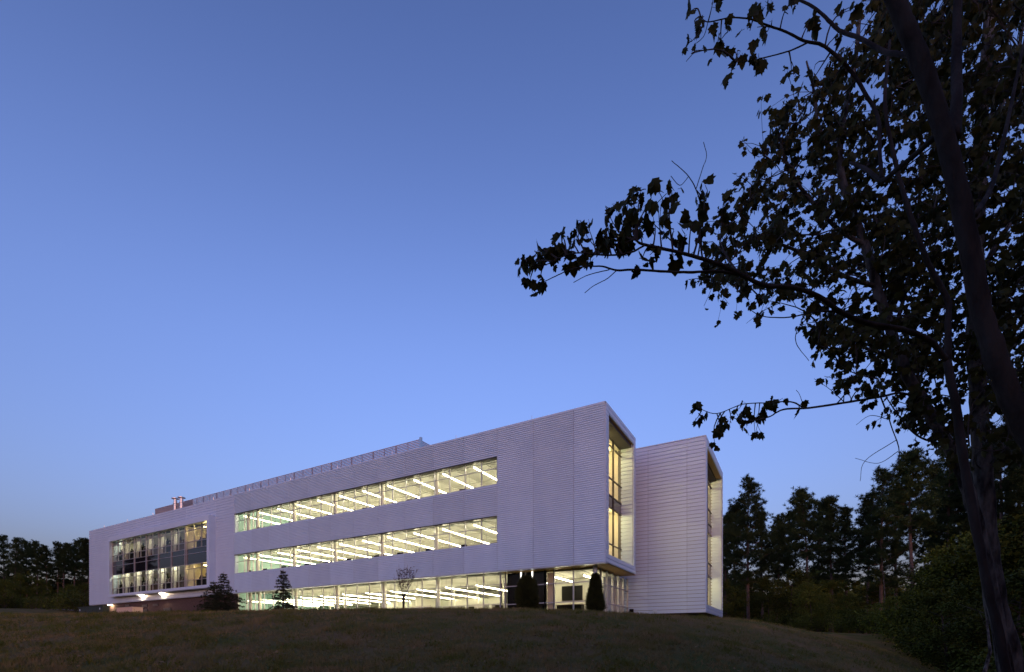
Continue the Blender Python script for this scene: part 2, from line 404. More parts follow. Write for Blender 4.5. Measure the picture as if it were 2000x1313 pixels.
for k in range(9):
    x = -22.2-k*3.3; part('post', boxes((x-.06, x+.06, 37.0+(k%3)*.9, 37.12+(k%3)*.9, F1, F2-.5)), M['white'], B)
for k in range(6):
    x = -23-k*4.9; part('door_leaf', boxes((x, x+.95, 44.90, 44.97, F1, F1+2.1)), M['brownw' if k % 2 else 'grey'], B)
    part('glazed_partition', boxes((x+1.6, x+1.66, 39.5, 44.8, F1, F1+2.4)), M['glass'], B)
    part('partition_rail', boxes((x+1.58, x+1.68, 39.5, 44.8, F1+2.41, F1+2.48)), M['mulld'], B)
# projecting glazed bay on the left
YBAY = 30.04; X0, X1 = -78.6, -54.96
bay = part('bay_frame', boxes((X0, X1, YBAY+.03, YF-.03, 14.78, 15.27), (X0, X1, YBAY+.03, YF-.03, 7.53, 7.78),
     (X0+.02, X0+.38, YBAY+.03, YF+.5, 7.79, 14.77), (X1-.42, X1-.03, YBAY+.03, YF+.5, 7.79, 14.77)), M['trim'], B)
for k in range(4):
    b = X1-(k+1)*5.91
    obj('cladding_panel', boxes((0, 5.896, -.02, .02, 14.75, 15.3)).mesh('trim_panel', M['board']), bay, (b, YBAY, 0))
    obj('cladding_panel', boxes((0, 5.896, -.02, .02, 7.5, 7.8)).mesh('trim_panel', M['board']), bay, (b, YBAY, 0))
    obj('soffit_panel', boxes((0, 5.896, 0, .68, -.02, .02)).mesh('soffit_panel', M['board']), bay, (b, YBAY+.03, 7.49))
    obj('top_panel', boxes((0, 5.896, 0, .68, -.02, .02)).mesh('top_panel', M['board']), bay, (b, YBAY+.03, 15.31))
obj('cladding_panel', boxes((0, .42, -.02, .02, 7.8, 14.75)).mesh('jamb_panel', M['board']), bay, (X1-.42, YBAY, 0))
obj('cladding_panel', boxes((0, .38, -.02, .02, 7.8, 14.75)).mesh('jamb_panel', M['board']), bay, (X0, YBAY, 0))
for k in range(12):
    z = 7.5+k*.65
    obj('cladding_panel', boxes((-.02, .02, 0, .72, 0, .638)).mesh('side_panel', M['board']), bay, (X1, YBAY+.02, z))
xs = [-78.2 + 1.4818*i for i in range(13)]
zs = [7.8, 8.57, 9.84, 10.35, 11.53, 12.12, 12.88, 14.18, 14.75]
heavy = [-78.2 + 2.9636*i for i in range(7)]
YG = YBAY+.36
m = MB()
for x in heavy + [-60.1, -55.42]: m.box(x-.032, x+.032, YG-.08, YG+.1, 7.8, 14.75)
for x in [-78.2+2.9636*i+1.4818 for i in range(6)] + [-58.62, -57.14, -55.9]:
    m.box(x-.02, x+.02, YG-.02, YG+.12, 7.8, 10.32); m.box(x-.02, x+.02, YG-.02, YG+.12, 12.15, 14.75)
for z in zs[1:-1]: m.box(-78.2, -55.42, YG-.05, YG+.07, z-.022, z+.022)
bf = part('bay_window_frame', m, M['mull'], B)
edges = heavy + [-60.1, -55.42]
for a, b in zip(edges[:-1], edges[1:]):
    for c, e in zip(zs[:-1], zs[1:]):
        sp = 10.3 < c < 12.1
        if b-a < .5: pane(bf, a+.05, b-.05, c+.03, e-.03, YG, 'span' if sp else 'glassd', 'spandrel_panel' if sp else 'pane'); continue
        if sp: pane(bf, a+.05, b-.05, c+.03, e-.03, YG+.02, 'span', 'spandrel_panel')
        else:
            cut = [a, a+1.4818, b] if b-a < 3.2 else [a, -58.62, -57.14, -55.9, b]
            for p, q in zip(cut[:-1], cut[1:]): pane(bf, p+.04, q-.04, c+.03, e-.03, YG, 'glassd')
for z0, z1 in ((F3, 15.0), (F2, 10.6)):
    part('ceiling', boxes((-78.3, -55.3, YG+.12, 37, z1, z1+.15)), M['white'], B)
    part('inner_wall', boxes((-78.3, -60.2, 36.2, 36.4, z0, z1-.01)), M['white'], B)
    part('yellow_wall', boxes((-60.0, -55.3, 32.6, 32.8, z0, z1-.01)), M['yellow'], B)
    part('inner_wall', boxes((-60.35, -60.15, YG+.15, 36.1, z0, z1-.01)), M['white'], B)
    part('inner_wall', boxes((-78.5, -78.31, YG+.15, 36.1, z0, z1-.01)), M['white'], B)
    for x in heavy[1:-1]:
        part('partition_fin', boxes((x-.08, x+.08, YG+.2, 30.95, z0, z1-.01)), M['white'], B)
    part('bay_floor', boxes((-78.3, -55.3, YG+.15, YF+.41, z0-.3, z0-.002)), M['carpet'], B)

# end of the front block: deep frame with tall recessed window, facing +X
YB1 = 37.6; YJ0, YJ1, ZO0, ZO1 = 31.38, 37.13, 7.35, 16.57; RC = .95
ew = part('end_wall', boxes((XE-1.2, XE-.03, YF+.02, YJ0-.02, ZB+.02, ZT-.04), (XE-1.2, XE-.03, YJ1+.03, YB1, ZB+.02, ZT-.04),
     (XE-1.2, XE-.03, YJ0-.01, YJ1+.02, ZO1+.03, ZT-.04), (XE-1.2, XE-.03, YJ0-.01, YJ1+.02, ZB+.06, ZO0-.03)), M['back'], B)
panel(ew, XE, YF+.03, YJ0-YF-.03, ZB, ZT, 'flat', R_(90)); panel(ew, XE, YJ1, YB1-YJ1, ZB, ZT, 'flat', R_(90))
panel(ew, XE, YJ0, YJ1-YJ0, ZO1, ZT, 'flat', R_(90)); panel(ew, XE, YJ0, YJ1-YJ0, ZB, ZO0, 'flat', R_(90))
panel(ew, XE-RC, YJ1+.0, RC-.03, ZO0, ZO1, 'flat')                                       # lit reveal
for k in range(6):
    part('soffit_board', boxes((XE-RC+k*.155, XE-RC+k*.155+.147, YJ0, YJ1, ZO1, ZO1+.025)), M['wood'], ew)
part('sill_panel', boxes((XE-RC, XE-.04, YJ0, YJ1, ZO0-.025, ZO0)), M['trim'], ew)
part('reveal_panel', boxes((XE-RC, XE-.04, YJ0-.018, YJ0, ZO0, ZO1)), M['board'], ew)
part('end_parapet_cap', boxes((XE-.45, XE+.05, YF+.46, YB1+.03, ZT, ZT+.07)), M['trim'], B)
part('side_wall', boxes((-22, XE-1.21, YB1-.2, YB1, ZB+.02, ZT-.04)), M['board'], B)
for k in range(9):   # timber soffit under the block
    part('soffit_board', boxes((-19, XE-.05, YF+.42+k*.755, YF+.42+k*.755+.735, ZB-.03, ZB+.02)), M['wood'], B)
XG = XE-RC
def curtain_x(ys, zs, x, parent, mt='mulld', gl='glass', w=.06, d=.14, spand=None):
    m = MB()
    for y in ys: m.box(x-d*.4, x+d*.6, y-w/2, y+w/2, zs[0], zs[-1])
    for z in zs[1:-1]:
        for a, b in zip(ys[:-1], ys[1:]): m.box(x-d*.3, x+d*.5, a+w/2, b-w/2, z-w/2, z+w/2)
    f = part('window_frame', m, M[mt], parent)
    for a, b in zip(ys[:-1], ys[1:]):
        for c, e in zip(zs[:-1], zs[1:]):
            sp = spand and spand(c, e); o = pane_x(f, a+w/2, b-w/2, c+.01, e-.01, x, 'span' if sp else gl)
            if sp: o.name = 'spandrel_panel'
    return f
curtain_x([YJ0, 33.3, 35.2, YJ1], [ZO0, 8.65, 11.3, 12.15, 13.4, 15.75, ZO1], XG, B, spand=lambda c, e: abs(c-11.3) < .01)
def room(x0, x1, y0, y1, z0, z1, nm='end_room', wallm='white'):
    part('ceiling', boxes((x0, x1, y0, y1, z1, z1+.1)), M['white'], B)
    part('floor_slab', boxes((x0, x1, y0, y1, z0-.2, z0)), M['carpet'], B)
    part('inner_wall', boxes((x0-.15, x0, y0, y1, z0, z1)), M[wallm], B)
    part('inner_wall', boxes((x0, x1, y1-.14, y1-.001, z0, z1-.001)), M[wallm], B)
    part('inner_wall', boxes((x0, x1, y0+.001, y0+.14, z0, z1-.001)), M[wallm], B)
room(-17.5, XG-.12, 31.2, 37.38, 12.16, 16.3); room(-17.5, XG-.12, 31.2, 37.38, 7.74, 11.6)

# rear wing, further along, board clad
YW, XW, ZW0, YW1 = 39.6, -5.96, 3.83, 49.2
wing = part('wing_wall', boxes((-24, XW-.03, YW+.03, YW+.35, ZW0+.02, ZT-.05)), M['back'], B)
_bm = {}
nb = 46; bh = (ZT-ZW0)/nb
for (a, b) in ((-16.2, -13.23), (-13.23, -10.27), (-10.27, -7.3), (-7.3, XW)):
    L = round(b-a, 3)
    if L not in _bm:
        mm = MB().box(.006, L-.010, -.035, .03, .004, bh-.025); _bm[L] = mm.mesh('metal_board', M['board'])
    for i in range(nb):
        if a < -13 and (ZW0+i*bh) > ZB+.4 and a < -13.3: continue
        obj('metal_board', _bm[L], wing, (a, YW+random.uniform(-.003,.003), ZW0+i*bh))
part('wing_parapet_cap', boxes((-24, XW+.04, YW-.05, YW+.4, ZT, ZT+.07), (XW-.4, XW+.04, YW+.41, YW1+.03, ZT, ZT+.07)), M['trim'], B)
YV0, YV1, ZV0, ZV1 = YW+.55, 48.75, 4.45, 16.5
we = part('wing_end_wall', boxes((XW-1.1, XW-.03, YW+.36, YV0-.02, ZW0+.02, ZT-.04), (XW-1.1, XW-.03, YV1+.03, YW1, ZW0+.02, ZT-.04),
    (XW-1.1, XW-.03, YV0-.01, YV1+.02, ZV1+.03, ZT-.04), (XW-1.1, XW-.03, YV0-.01, YV1+.02, ZW0+.02, ZV0-.03)), M['back'], B)
panel(we, XW, YW+.02, YV0-YW-.02, ZW0, ZT, 'flat', R_(90)); panel(we, XW, YV1, YW1-YV1, ZW0, ZT, 'flat', R_(90))
panel(we, XW, YV0, YV1-YV0, ZV1, ZT, 'flat', R_(90)); panel(we, XW, YV0, YV1-YV0, ZW0, ZV0, 'flat', R_(90))
panel(we, XW-.9, YV1, .87, ZV0, ZV1, 'flat')
for k in range(6):
    part('soffit_board', boxes((XW-.9+k*.147, XW-.9+k*.147+.14, YV0, YV1, ZV1, ZV1+.025)), M['wood'], we)
part('sill_panel', boxes((XW-.9, XW-.04, YV0, YV1, ZV0-.025, ZV0)), M['trim'], we)
part('reveal_panel', boxes((XW-.9, XW-.04, YV0-.018, YV0, ZV0, ZV1)), M['board'], we)
curtain_x([YV0, 42.2, 44.3, 46.5, YV1], [ZV0, 7.4, 8.6, 11.3, 12.15, 13.4, 15.7, ZV1], XW-.9, B, spand=lambda c, e: abs(c-11.3) < .01)
for z0, z1 in ((12.16, 16.2), (7.74, 11.6), (4.3, 7.3)): room(-12.5, XW-1.02, YW+.4, YW1-.1, z0, z1)
part('wing_roof', boxes((-24, XW-.45, YW+.41, YW1-.05, ZR, ZR+.3)), M['back'], B)
part('wing_rear_wall', boxes((-45, XW-.03, YW1-.05, YW1+.2, 2.5, ZT-.05)), M['board'], B)
part('wing_base', boxes((-24, -7.6, 40.6, 48.6, 1.2, ZW0)), M['brick'], B)
part('wing_soffit', boxes((-24, XW-.03, YW+.04, YW1-.06, ZW0-.04, ZW0+.015)), M['back'], B)
for px in (1234, 1280):
    p = on_y(px, 1196, YW)
    part('hose_box', boxes((p.x-.16, p.x+.16, YW-.14, YW-.03, p.z-.02, p.z+.26)), M['black' if px == 1234 else 'trim'], B)

# ground floor lobby at the corner, recessed glazing
LX, LY = -11.95, 31.9
curtain([-14.9, -13.42, LX], [3.2, 4.39, 5.72, ZB-.04], LY, B, w=.07, wz=.06)
curtain([-15.62, -14.9], [3.2, 4.39, 5.72, ZB-.04], LY, B, w=.05, wz=.06)
dk = curtain([-18.9, -17.2, -15.62], [3.2, 4.39, 5.72, ZB-.04], LY, B, w=.05, wz=.06, gl='glass')
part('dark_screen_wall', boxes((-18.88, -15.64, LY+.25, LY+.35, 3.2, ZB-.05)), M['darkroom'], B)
for x in (-17.55, -16.62): part('light_strip', boxes((x-.045, x+.045, LY-.03-.05, LY-.03, 5.76, ZB-.06)), M['strip'], B)
curtain_x([LY, 33.2, 34.5, 35.8, 37.1, 38.4, YW-.02], [3.2, 4.39, 5.72, ZB-.04], LX, B, mt='mull')
part('column', MB().cyl(LX+.16, LY-.16, 3.1, ZB-.03, .14, 18), M['trim'], B)
pane_x(B, 31.3, LY-.03, 3.2, ZB-.03, -18.97)
part('ceiling', boxes((-18.3, LX-.1, LY+.4, YW-.05, ZB-.16, ZB-.1)), M['white'], B)
part('inner_wall', boxes((-18.3, -13.9, 36.8, 36.95, F1, ZB-.17)), M['white'], B)
part('inner_wall', boxes((-13.3, -12.9, 36.5, 38.4, F1, ZB-.17)), M['white'], B)
part('inner_wall', boxes((-18.3, LX-.3, 39.3, 39.4, F1, ZB-.17)), M['white'], B)
m = MB(); N = 40
for i in range(N):
    xa = -15.58+.62*i/N; xb = -15.58+.62*(i+1)/N; ya = LY+.3+.05*math.sin(i*1.05); yb = LY+.3+.05*math.sin((i+1)*1.05)
    m.add([(xa,ya,F1),(xb,yb,F1),(xb,yb,ZB-.2),(xa,ya,ZB-.2),(xa,ya+.02,F1),(xb,yb+.02,F1),(xb,yb+.02,ZB-.2),(xa,ya+.02,ZB-.2)],
          [(0,1,2,3),(5,4,7,6),(3,2,6,7),(1,0,4,5)])
o = part('curtain', m, M['curtain'], None); tag(o, 'cream floor-length curtain hanging inside the lobby glass beside the dark panes', 'curtain')

# brick base on the left
part('brick_base', boxes((XL+.25, XB1-.15, 31.0, 31.3, 2.2, ZB-.06)), M['brick'], B)
for px0, px1, y0, y1 in ((245,253.5,1180.5,1185.5),(278,288,1180.5,1186),(299,309,1179,1184.5),(320,334,1187,1195.5),(277,288,1190,1198)):
    a, b = on_y(px0, y1, 30.97), on_y(px1, y0, 30.97)
    g = part('vent_grille', boxes((a.x, b.x, 30.93, 30.995, a.z, b.z)), M['louvre'], B)
    nsl = max(3, int((b.z-a.z)/.09))
    for i in range(nsl):
        z = a.z+(b.z-a.z)*(i+.5)/nsl; part('slat', boxes((a.x+.03, b.x-.03, 30.90, 30.93, z-.02, z+.012)), M['duct'], g)

# roof screen with posts and slats, exhaust stacks, rods on the parapet
SX0, SX1, SY, SZ0, SZ1 = -77.0, -29.7, 34.8, 16.6, 20.0
RS = empty('roof_screen', (-53, SY, ZR+.3), 'long slatted metal plant screen standing along the roof', 'roof screen')
nb_ = 16
for i in range(nb_+1):
    x = SX0+(SX1-SX0)*i/nb_
    part('post', boxes((x-.05, x+.05, SY+.10, SY+.2, SZ0, SZ1)), M['screen'], RS)
    if i < nb_: part('post', boxes((x+1.45, x+1.5, SY+.10, SY+.16, SZ0, SZ1)), M['screen'], RS)
nsl = 23
for i in range(nsl):
    z = SZ0+.15+(SZ1-SZ0-.2)*i/(nsl-1)
    part('slat', boxes((SX0, SX1, SY, SY+.05, z-.042, z+.042)), M['screen'], RS)
    part('slat', boxes((SX1-.06, SX1-.01, SY+.08, SY+8, z-.042, z+.042)), M['screen'], RS)
part('solid_panel', boxes((SX0, SX0+9.5, SY+.06, SY+.09, SZ0, SZ1-.05)), M['screen'], RS)
part('post', boxes((SX1+.02, SX1+.22, SY-.05, SY+.15, SZ0, SZ1+.15)), M['steel'], RS)
for y in (SY+2.6, SY+5.2, SY+8): part('post', boxes((SX1-.18, SX1-.08, y-.05, y+.05, SZ0, SZ1)), M['screen'], RS)
for i, px in enumerate((342.5, 354.5)):
    p = on_y(px, 973 if i == 0 else 971, 33.6)
    st = empty('exhaust_stack', (p.x, 33.6, ZR+.3), 'shiny steel exhaust stack with flat cap, %s of the roof pair' % ('left one' if i == 0 else 'right one'), 'exhaust stack', 'steel stacks on the roof')
    part('pipe', MB().cyl(p.x, 33.6, ZR+.3, p.z-.15, .2, 16), M['steel'], st)
    part('collar', MB().cyl(p.x, 33.6, p.z-.75, p.z-.65, .27, 16), M['steel'], st)
    part('cap', MB().tube([(p.x,33.6,p.z-.12),(p.x,33.6,p.z-.04),(p.x,33.6,p.z+.1)], [.44,.44,.06], 16), M['steel'], st)
    part('cap_support', boxes(*[(p.x+dx-.015, p.x+dx+.015, 33.6+dy-.015, 33.6+dy+.015, p.z-.2, p.z-.1) for dx, dy in ((.19,0),(-.19,0),(0,.19),(0,-.19))]), M['steel'], st)
for i in range(11):
    x = XL+4+i*6.6; part('lightning_rod', MB().cyl(x, YF+.2, ZT+.07, ZT+.45, .018, 6), M['steel'], B)

# ------------------------------------------------------------------ lamps
def pendant(x, y0, y1, z, zc, label, group, em='tube', seg=3):
    t = empty('pendant_light', (x, (y0+y1)/2, z), label, 'ceiling light', group)
    part('housing', boxes((x-.035, x+.035, y0, y1, z+.05, z+.075)), M['trim'], t)
    L = (y1-y0)/seg
    for k in range(seg):
        part('tube', boxes((x-.037, x+.037, y0+k*L+.04, y0+(k+1)*L-.04, z-.035, z+.048)), M[em], t)
    for k in range(seg+1):
        yy = min(max(y0+k*L, y0+.1), y1-.1); part('wire', MB().cyl(x, yy, z+.076, zc, .006, 4), M['mulld'], t)
for fl, (z, zc, nm) in enumerate(((5.95, F2-.62, 'ground'), (10.55, F3-.62, 'middle'), (14.95, ZR-.28, 'top'))):
    for k in range(11):
        x = -21.45 - k*2.9636
        if k == 10: x = -50.9
        pendant(x, 31.75 if fl == 0 else 31.4, (41.0, 41.0, 42.5)[fl], z, zc, 'linear pendant lamp on the %s floor, %s from the right end of its window band' % (nm, ORD[k]), 'pendant lamps behind the window bands')
for k, x0 in enumerate(heavy[:-1]):  # added lights along the bay heads to brighten the walls behind
    for z, nm, yo in ((15.0, 'upper', .66), (10.6, 'lower', .0)):
        t = empty('added_bay_light', (x0+1.5, 33.4, z), 'added light along the glass head in the %s laboratory of the left bay, %s along' % (nm, ORD[k]), 'ceiling light', 'added lights in the glazed bay')
        part('frame', boxes((x0+.17, x0+2.79, 30.59+yo, 30.83+yo, z-.012, z-.002)), M['trim'], t)
        part('diffuser', boxes((x0+.2, x0+2.76, 30.62+yo, 30.80+yo, z-.035, z-.013)), M['tube_b'], t)
for z, nm, e in ((14.5, 'upper', 0), (10.2, 'lower', 0)):
    pendant(-57.6, 30.9, 32.3, z, z+.4, 'small lamp in the %s yellow-walled room of the left bay' % nm, 'lamps in the yellow rooms', 'tube_y', 1)
pendant(-15.25, 32.5, 36.0, 6.3, ZB-.17, 'linear lamp in the corner lobby in front of the wall screen', 'lobby lamps', seg=2)
pendant(-13.1, 33.0, 36.2, 6.3, ZB-.17, 'linear lamp in the corner lobby nearest the round column', 'lobby lamps', seg=2)
pendant(-17.4, 33.2, 36.0, 6.3, ZB-.17, 'linear lamp in the corner lobby behind the dark panes', 'lobby lamps', seg=2)
for z, nm in ((16.05, 'top'), (11.35, 'middle')):
    for k, x in enumerate((-12.6, -15.0)):
        pendant(x, 31.9, 36.8, z, z+.25, '%s warm lamp in the %s room behind the tall end window' % (('front', 'rear')[k], nm), 'lamps behind the end window', 'tube_y', 2)
for z, nm in ((15.95, 'top'), (11.35, 'middle'), (7.05, 'bottom')):
    pendant(-8.0, YW+.9, 48.6, z, z+.25, 'warm lamp in the %s room behind the window of the rear wing' % nm, 'lamps behind the wing window', 'tube_y', 3)
for i, (px, py, Y, dz) in enumerate(((218, 1182.5, 30.95, 0), (279, 1163.5, 30.72, 0), (320, 1160, 30.72, 0))):
    p = on_y(px, py, Y)
    t = empty('wall_lamp', (p.x, Y, p.z), ('glowing wall lamp on the brick base at the far left', 'glowing wall lamp under the bay, the left one of two', 'glowing wall lamp under the bay, the right one of two')[i], 'wall lamp', 'wall lamps on the left part')
    zc = p.z
    part('housing', boxes((p.x-.42, p.x+.42, Y-.34, Y-.01, zc+.06, zc+.16)), M['trim'], t)
    part('lens', boxes((p.x-.36, p.x+.36, Y-.31, Y-.03, zc, zc+.056)), M['lens'], t)

# ------------------------------------------------------------------ furniture seen through the glass
def monitor(x, y, z, rz, label, group='monitors near the windows'):
    t = empty('computer_monitor', (x, y, z), label, 'monitor', group, rz)
    for nm, mb in (('display', boxes((-.27,.27,-.02,.02,.12,.46))), ('stand', boxes((-.03,.03,.02,.05,.02,.3))), ('foot', boxes((-.12,.12,-.08,.1,0,.02)))):
        o = obj(nm, mb.mesh(nm, M['black'])); o.parent = t
def chair(x, y, z, rz, label):
    t = empty('office_chair', (x, y, z), label, 'chair', 'office chairs on the ground floor', rz)
    def p(nm, mb): o = obj(nm, mb.mesh(nm, M['black'])); o.parent = t
    p('seat', boxes((-.24,.24,-.24,.24,.44,.52))); p('backrest', boxes((-.22,.22,.2,.26,.6,1.08))); p('stem', MB().cyl(0,0,.1,.44,.03,8))
    p('base', MB().tube([(-.28,0,.06),(.28,0,.06)],[.025,.025],6).tube([(0,-.28,.06),(0,.28,.06)],[.025,.025],6)); p('back_arm', boxes((-.03,.03,.2,.24,.5,.62)))
for k in range(10):
    x = -21.0-k*2.9636; y = 35.2+(k%3)*.5
    t = empty('workstation', (x, y, F1), 'grey partitioned workstation on the ground floor, %s from the right end' % ORD[k], 'desk', 'workstations on the ground floor')
    def p(nm, mb, mt): o = obj(nm, mb.mesh(nm, M[mt])); o.parent = t
    p('desktop', boxes((-1.1,1.1,-.75,0,.70,.74)), 'desk'); p('partition', boxes((-1.2,1.2,.02,.08,.1,1.35+.12*(k%2))), 'white' if k%2 else 'grey')
    p('partition', boxes((1.15,1.2,-.8,.0,.1,1.3)), 'grey'); p('leg', boxes((-1.08,-1.03,-.7,-.05,0,.7)), 'mulld'); p('leg', boxes((1.03,1.08,-.7,-.05,0,.7)), 'mulld')
    monitor(x-.4, y-.35, F1+.74, .2*(k%3)-.2, 'black monitor on the ground floor workstation that is %s from the right' % ORD[k])
    if k % 2 == 0: chair(x+.3, y-1.3, F1, .4*k, 'black office chair at the ground floor workstation that is %s from the right' % ORD[k])
for fl, z, nm in ((1, F2, 'middle'), (2, F3, 'top')):
    for k in range(10 if fl == 1 else 6):
        x = -22.3-k*(3.1 if fl == 1 else 5.1)-(k*k%3)*.4; y = 31.75 if fl == 1 else 31.6
        h = 1.02 if fl == 1 else 1.0
        t = empty('window_desk', (x, y, z), 'desk behind the %s floor glass, %s from the right end' % (nm, ORD[k]), 'desk', 'desks behind the upper windows')
        def p(n_, mb, mt): o = obj(n_, mb.mesh(n_, M[mt])); o.parent = t
        p('desktop', boxes((-.8,.8,-.3,.3,h-.04,h)), 'desk'); p('leg', boxes((-.78,-.73,-.28,.28,0,h-.04)), 'mulld'); p('leg', boxes((.73,.78,-.28,.28,0,h-.04)), 'mulld')
        monitor(x-.3, y, z+h, .3, 'black monitor on the %s floor window desk that is %s from the right' % (nm, ORD[k]))
        if k % 2: monitor(x+.35, y+.05, z+h, -.4, 'second black monitor on the %s floor window desk that is %s from the right' % (nm, ORD[k]))
# laboratory shelving in the bay
for fl, z, nm in ((0, F2, 'lower'), (1, F3, 'upper')):
    for k in range(7):
        x = -76.9+k*2.9636 if k < 6 else -57.7; y = 31.15 if k < 6 else 31.1; hh = (1.45, 1.35, 1.6, 1.4, 1.7, 1.5, 1.2)[k]
        t = empty('laboratory_bench', (x, y, z), 'dark shelved laboratory bench in the %s bay storey, %s from the left' % (nm, ORD[k]), 'bench', 'benches in the glazed bay')
        mt = 'brownw' if k in (3, 5) else 'black'
        def p(n_, mb, mt): o = obj(n_, mb.mesh(n_, M[mt])); o.parent = t
        p('cabinet', boxes((-1.1,1.1,-.35,.35,.0,.88)), mt); p('worktop', boxes((-1.15,1.15,-.4,.4,.885,.92)), 'mulld')
        for zz in (.92+(hh-.92)*.5, hh): p('shelf', boxes((-.95,.95,-.15,.18,zz-.03,zz)), mt)
        for xx in (-.95, 0, .92): p('upright', boxes((xx,xx+.04,-.14,.17,.925,hh-.031)), mt)
        for j in range(5):
            xx = -.95+j*.38; h2 = random.uniform(.22,.55)
            zz = .925 if j in (1, 2) else hh+.002
            b = boxes((x+xx, x+xx+.34, y-.12, y+.12, z+zz, z+zz+h2)) if j % 3 else MB().tube([(x+xx+.1,y,z+zz),(x+xx+.1,y,z+zz+h2*.7),(x+xx+.1,y,z+zz+h2)],[.08,.08,.03],8)
            o = part(('supply_box','bottle')[j%3 == 0], b, M[('black','grey','brownw')[j%3]], None)
            tag(o, '%s on the %s bench of the %s bay storey, %s along it' % (('dark box','dark bottle')[j%3 == 0], ORD[k], nm, ORD[j]), ('box','bottle')[j%3 == 0], 'supplies in the glazed bay')
t = empty('wall_screen', (-15.6, 36.75, 4.9), 'large black screen on the white wall of the corner lobby', 'screen')
part('display', boxes((-16.45,-14.75,36.70,36.76,4.95,6.05)), M['black'], t); part('bezel', boxes((-16.49,-14.71,36.765,36.79,4.91,6.09)), M['mulld'], t)
t = empty('console_cabinet', (-15.6, 36.3, F1), 'low dark cabinet below the lobby wall screen', 'cabinet')
part('body', boxes((-16.6,-14.5,36.0,36.6,F1+.08,F1+1.05)), M['black'], t); part('top', boxes((-16.65,-14.45,35.96,36.64,F1+1.055,F1+1.09)), M['brownw'], t)
for i in range(3): part('door', boxes((-16.57+i*.69,-15.92+i*.69,35.97,35.995,F1+.14,F1+1.0)), M['darkroom'], t)
part('plinth', boxes((-16.5,-14.6,36.05,36.55,F1,F1+.078)), M['black'], t)

# ------------------------------------------------------------------ utility boxes at the far left
p = on_y(180, 1196, 28.0); zb = gz(p.x, 28.0)
t = empty('green_cabinet', (p.x, 28, zb), 'dark green utility cabinet on the grass by the left end of the building', 'cabinet')
zt = on_y(180, 1184.5, 28).z; xa, xb = on_y(157, 1190, 28).x, on_y(204, 1190, 28).x
part('body', boxes((xa, xb, 27.8, 28.5, zb-.1, zt-.1)), M['cab_green'], t); part('lid', boxes((xa-.05, xb+.05, 27.75, 28.55, zt-.09, zt)), M['cab_green'], t)
for f in (.05, .88): part('warning_sticker', boxes((xa+(xb-xa)*f, xa+(xb-xa)*f+.22, 27.78, 27.797, zt-.5, zt-.28)), M['trim'], t)
for f in (.3, .62): part('door_handle', boxes((xa+(xb-xa)*f, xa+(xb-xa)*f+.06, 27.74, 27.797, zt-.75, zt-.5)), M['steel'], t)
xa, xb = on_y(237, 1190, 29.2).x, on_y(268, 1190, 29.2).x; zt = on_y(250, 1187, 29.2).z; zl = on_y(250, 1199, 29.2).z
zb = gz(xa, 29.2)
t = empty('storage_container', ((xa+xb)/2, 29.2, zb), 'pale beige container lit orange by the wall lamp beside the brick base', 'container')
part('body', boxes((xa, xb, 28.7, 29.8, zl+.1, zt-.06)), M['beige'], t); part('lid', boxes((xa-.04, xb+.04, 28.64, 29.84, zt-.055, zt)), M['beige'], t)
for x in (xa+.15, xb-.3):
    for y in (28.75, 29.6): part('leg', boxes((x, x+.15, y, y+.12, zb-.1, zl+.098)), M['black'], t)

# ------------------------------------------------------------------ vegetation
def unit(v): return v/np.maximum(np.linalg.norm(v, axis=-1, keepdims=True), 1e-9)
def blades(C, n, ln, wd, bias, spread=1.0):
    """n thin triangles out of every centre in C, leaning along bias; returns verts, tris"""
    N = len(C); d = unit(rng.normal(size=(N, n, 3))*spread + np.asarray(bias)[..., None, :] if np.ndim(bias) == 2 else rng.normal(size=(N, n, 3))*spread + bias)
    s = unit(np.cross(d, rng.normal(size=(N, n, 3)))); L = ln*rng.uniform(.6, 1.2, (N, n, 1)); c = C[:, None, :]
    b = c + d*L*.08
    V = np.stack([b - s*wd/2, b + s*wd/2, c + d*L], 2).reshape(-1, 3)
    return V, np.arange(len(V)).reshape(-1, 3)
def leaf_quads(C, size, flat=.6):
    """small diamond leaves at the centres C"""
    N = len(C); d = unit(rng.normal(size=(N, 3))*[1,1,.6]+[0,0,-.25]); n = unit(rng.normal(size=(N, 3))*flat+[0,0,.8]); s = unit(np.cross(d, n))
    L = size*rng.uniform(.6, 1.3, (N, 1))
    V = np.stack([C, C + d*L*.5 + s*L*.34, C + d*L, C + d*L*.5 - s*L*.34], 1).reshape(-1, 3)
    a = np.arange(N)*4; return V, np.concatenate([np.stack([a, a+1, a+2], 1), np.stack([a, a+2, a+3], 1)])
def merge(parts):
    Vs, Ts, o = [], [], 0
    for V, T in parts: Vs.append(V); Ts.append(T+o); o += len(V)
    return np.concatenate(Vs), np.concatenate(Ts)

